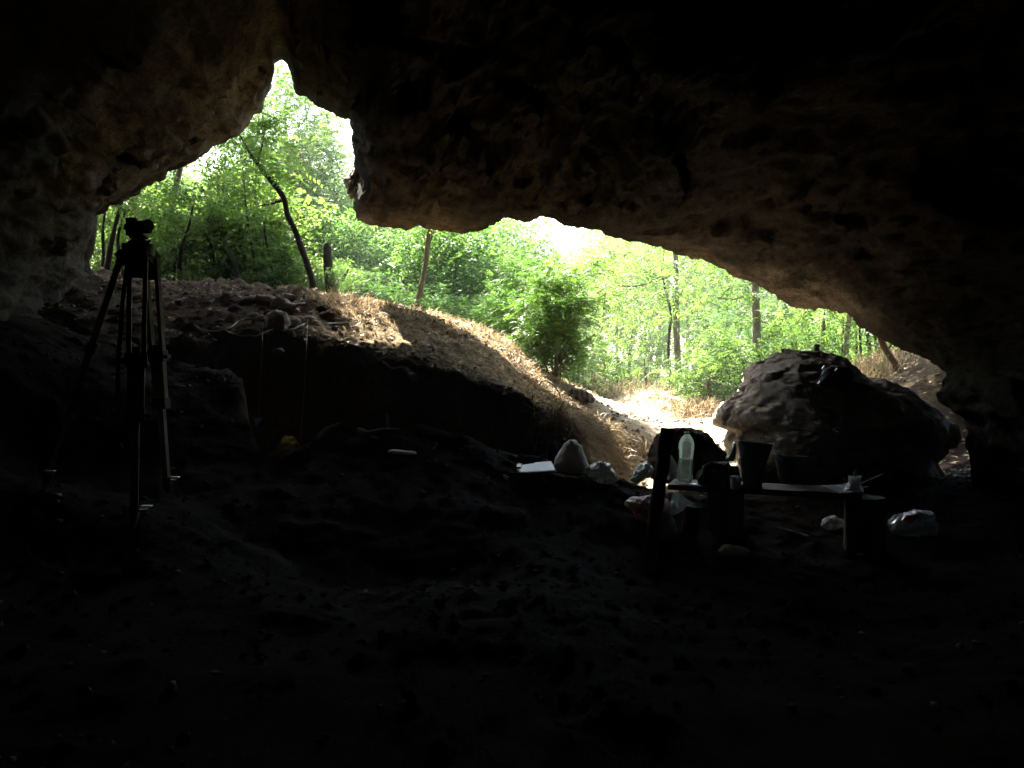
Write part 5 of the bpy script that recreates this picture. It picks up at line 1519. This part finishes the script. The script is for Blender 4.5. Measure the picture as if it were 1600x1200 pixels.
b.lathe([(10 * s2, 0), (11 * s2, .01), (11 * s2, 20 * s2), (9 * s2, 26 * s2), (4 * s2, 32 * s2)], n=24); b.build('body', M['greenplastic'], gb, smooth=True)
b = MB(); b.lathe([(4.5 * s2, 32 * s2), (4.5 * s2, 37 * s2), (3.5 * s2, 38 * s2)], n=16); b.build('cap', M['blackmetal'], gb, smooth=True)
yt = ground_Y(1076, 836)
p = at(1077, 836, yt); p.z = gz(p.x, p.y)
ti = empty('tin_can', p, 'open tin with a shiny rim on the floor, left of the wide stump', 'tin')
s2 = yt / F; hh = at(1077, 787, yt).z - p.z
b = MB(); b.lathe([(13.5 * s2, 0), (14 * s2, .004), (14 * s2, hh * .985)], n=32, cap1=False); b.build('body', M['tinlabel'], ti, smooth=True)
b = MB(); b.lathe([(14 * s2, hh * .96), (15.3 * s2, hh * .97), (15.3 * s2, hh), (13.6 * s2, hh), (13.4 * s2, .01), (.001, .008)], n=32, cap0=False, cap1=False); b.build('rim', M['tin'], ti, smooth=True)
ti.rotation_euler = (math.radians(5), math.radians(6), 0)
bag('clear_bag', [(1043, 800), (1048, 785), (1052, 768), (1060, 770), (1070, 777), (1082, 784), (1074, 790), (1064, 800), (1054, 806)], yt - .09, .03, 'clearbag', 192, 'torn clear bag draped over the open tin', a=(.008, .007, .003))
yb = ground_Y(1148, 868)
o = bag('plastic_bag', [(1123, 862), (1128, 854), (1140, 850), (1150, 854), (1165, 855), (1175, 861), (1168, 868), (1148, 870), (1128, 869)], yb, .08, 'clearbag', 193, 'flattened white bag lying on bare floor in front of the wide stump', a=(.012, .010, .004)); rest(o)
yb = ground_Y(1302, 828)
o = bag('paper_cup', [(1282, 822), (1285, 814), (1294, 809), (1308, 808), (1320, 812), (1322, 822), (1312, 830), (1296, 832)], yb, .05, 'whitebag', 194, 'crushed white cup on the floor left of the right stump', 'cup', (.014, .014, .005)); rest(o)
yb = ground_Y(1425, 838)
o = bag('clear_bag', [(1386, 818), (1396, 806), (1412, 800), (1430, 796), (1452, 797), (1464, 806), (1468, 822), (1460, 836), (1436, 840), (1410, 836), (1392, 830)], yb, .12, 'bluebag', 195, 'big shiny crinkled bag on the floor right of the bench', a=(.03, .02, .008)); rest(o)
cbz = o.location.copy()
o2 = bag('red_packet', [(1406, 812), (1414, 802), (1430, 800), (1442, 806), (1440, 815), (1424, 818)], yb - .10, .04, 'redwrap', 196, 'red wrapper lying on top of the big crinkled bag', 'wrapper', (.008, .006, .003)); o2.location.z = cbz.z + .05
g1, g2 = gpt(1212, 828, 3, 10), gpt(1264, 842, 3, 10)
rope('stick', [g1 + Vector((0, 0, .012)), g1.lerp(g2, .5) + Vector((0, 0, .016)), g2 + Vector((0, 0, .012))], .007, 'palewood', 'thin pale stick on the dark floor between the two stumps', 'stick')
g = gpt(1345, 868, 3, 10)
o = lump('paper_scrap', [(1336, 868), (1342, 866), (1354, 867), (1352, 870), (1340, 870)], g.y, .03, M['whitebag'], 197, (.003, .002, 0), (20, 40, 60), .8, 24, 12); rest(o, .002); tag(o, 'thin pale scrap on the floor in front of the right stump', 'scrap')

# ================================================================ THINGS ON AND AROUND THE BOULDER, STRIPED BAG
h = hit(BB, 1315, 600)
cbag = lump('camera_bag', [(1272, 600), (1284, 590), (1288, 576), (1300, 572), (1325, 573), (1334, 582), (1336, 597), (1362, 599), (1366, 610), (1330, 616), (1295, 614)], h.y - .06, .12, M['blackcloth'], 200, (.012, .010, .004), (8, 20, 50), .7, 80, 40)
tag(cbag, 'black shoulder bag lying on a ledge of the big boulder', 'bag')
for (px, py) in ((1286.5, 574.5), (1306.5, 578), (1280, 598)):
    b = MB(); c = at(px, py, h.y - .17) - cbag.location; b.bar(c + Vector((-.008, 0, -.01)), c + Vector((.008, 0, .012)), .012, .008); b.build('buckle', M['steel'], cbag)
b = MB(); c = lambda x, y: at(x, y, h.y - .15) - cbag.location
b.tube([c(1290, 580), c(1280, 592), c(1276, 604), c(1290, 612), c(1320, 613)], .012, n=6, flat=.4); b.build('strap', M['blackcloth'], cbag)
h = None
for yy in range(545, 575):
    h = hit(BB, 1276, yy)
    if h is not None and yy > 549:
        break
tp = at(1276, 552, h.y + .1)
dn = BB.ray_cast(Vector((tp.x, tp.y, tp.z + .6)), Vector((0, 0, -1)))[0]
tm = empty('tumbler', dn - Vector((0, 0, .006)), 'small dark tumbler with a pale lid on top of the boulder', 'tumbler')
s2 = tp.y / F
b = MB(); b.lathe([(3.6 * s2, 0), (4.2 * s2, 9 * s2)], n=20); b.build('body', M['board'], tm, smooth=True)
b = MB(); b.lathe([(4.6 * s2, 9 * s2), (4.6 * s2, 11.5 * s2), (2.5 * s2, 13 * s2)], n=20); b.build('lid', M['creamcup'], tm, smooth=True)
ys = gpt(912, 628, 6, 20).y
sb_ = lump('striped_bag', [(888, 612), (893, 606), (904, 607), (916, 610), (925, 616), (931, 624), (926, 630), (912, 628), (898, 624), (888, 619)], ys, .14, M['stripes'], 201, (.02, .012, .004), (6, 16, 40), .75, 80, 40)
tag(sb_, 'dark striped cloth bag lying at the foot of the dense bush', 'bag')
b = MB(); c = lambda x, y: at(x, y, ys - .1) - sb_.location
b.tube([c(908, 608), c(914, 604), c(922, 607), c(927, 614)], .012, n=6, flat=.4); b.build('strap', M['blackcloth'], sb_)
gq = gpt(840, 604, 6, 14)
rope('root', [gq - Vector((0, 0, .02)), at(846, 596, gq.y - .1), at(855, 595, gq.y - .2), at(866, 603, gq.y - .3), at(874, 614, gq.y - .4), at(877, 628, gq.y - .5)], .007, 'palebark', 'pale arched root on the slope below the dense bush', 'root')

if HAZE:
    added_haze_box(HAZE)
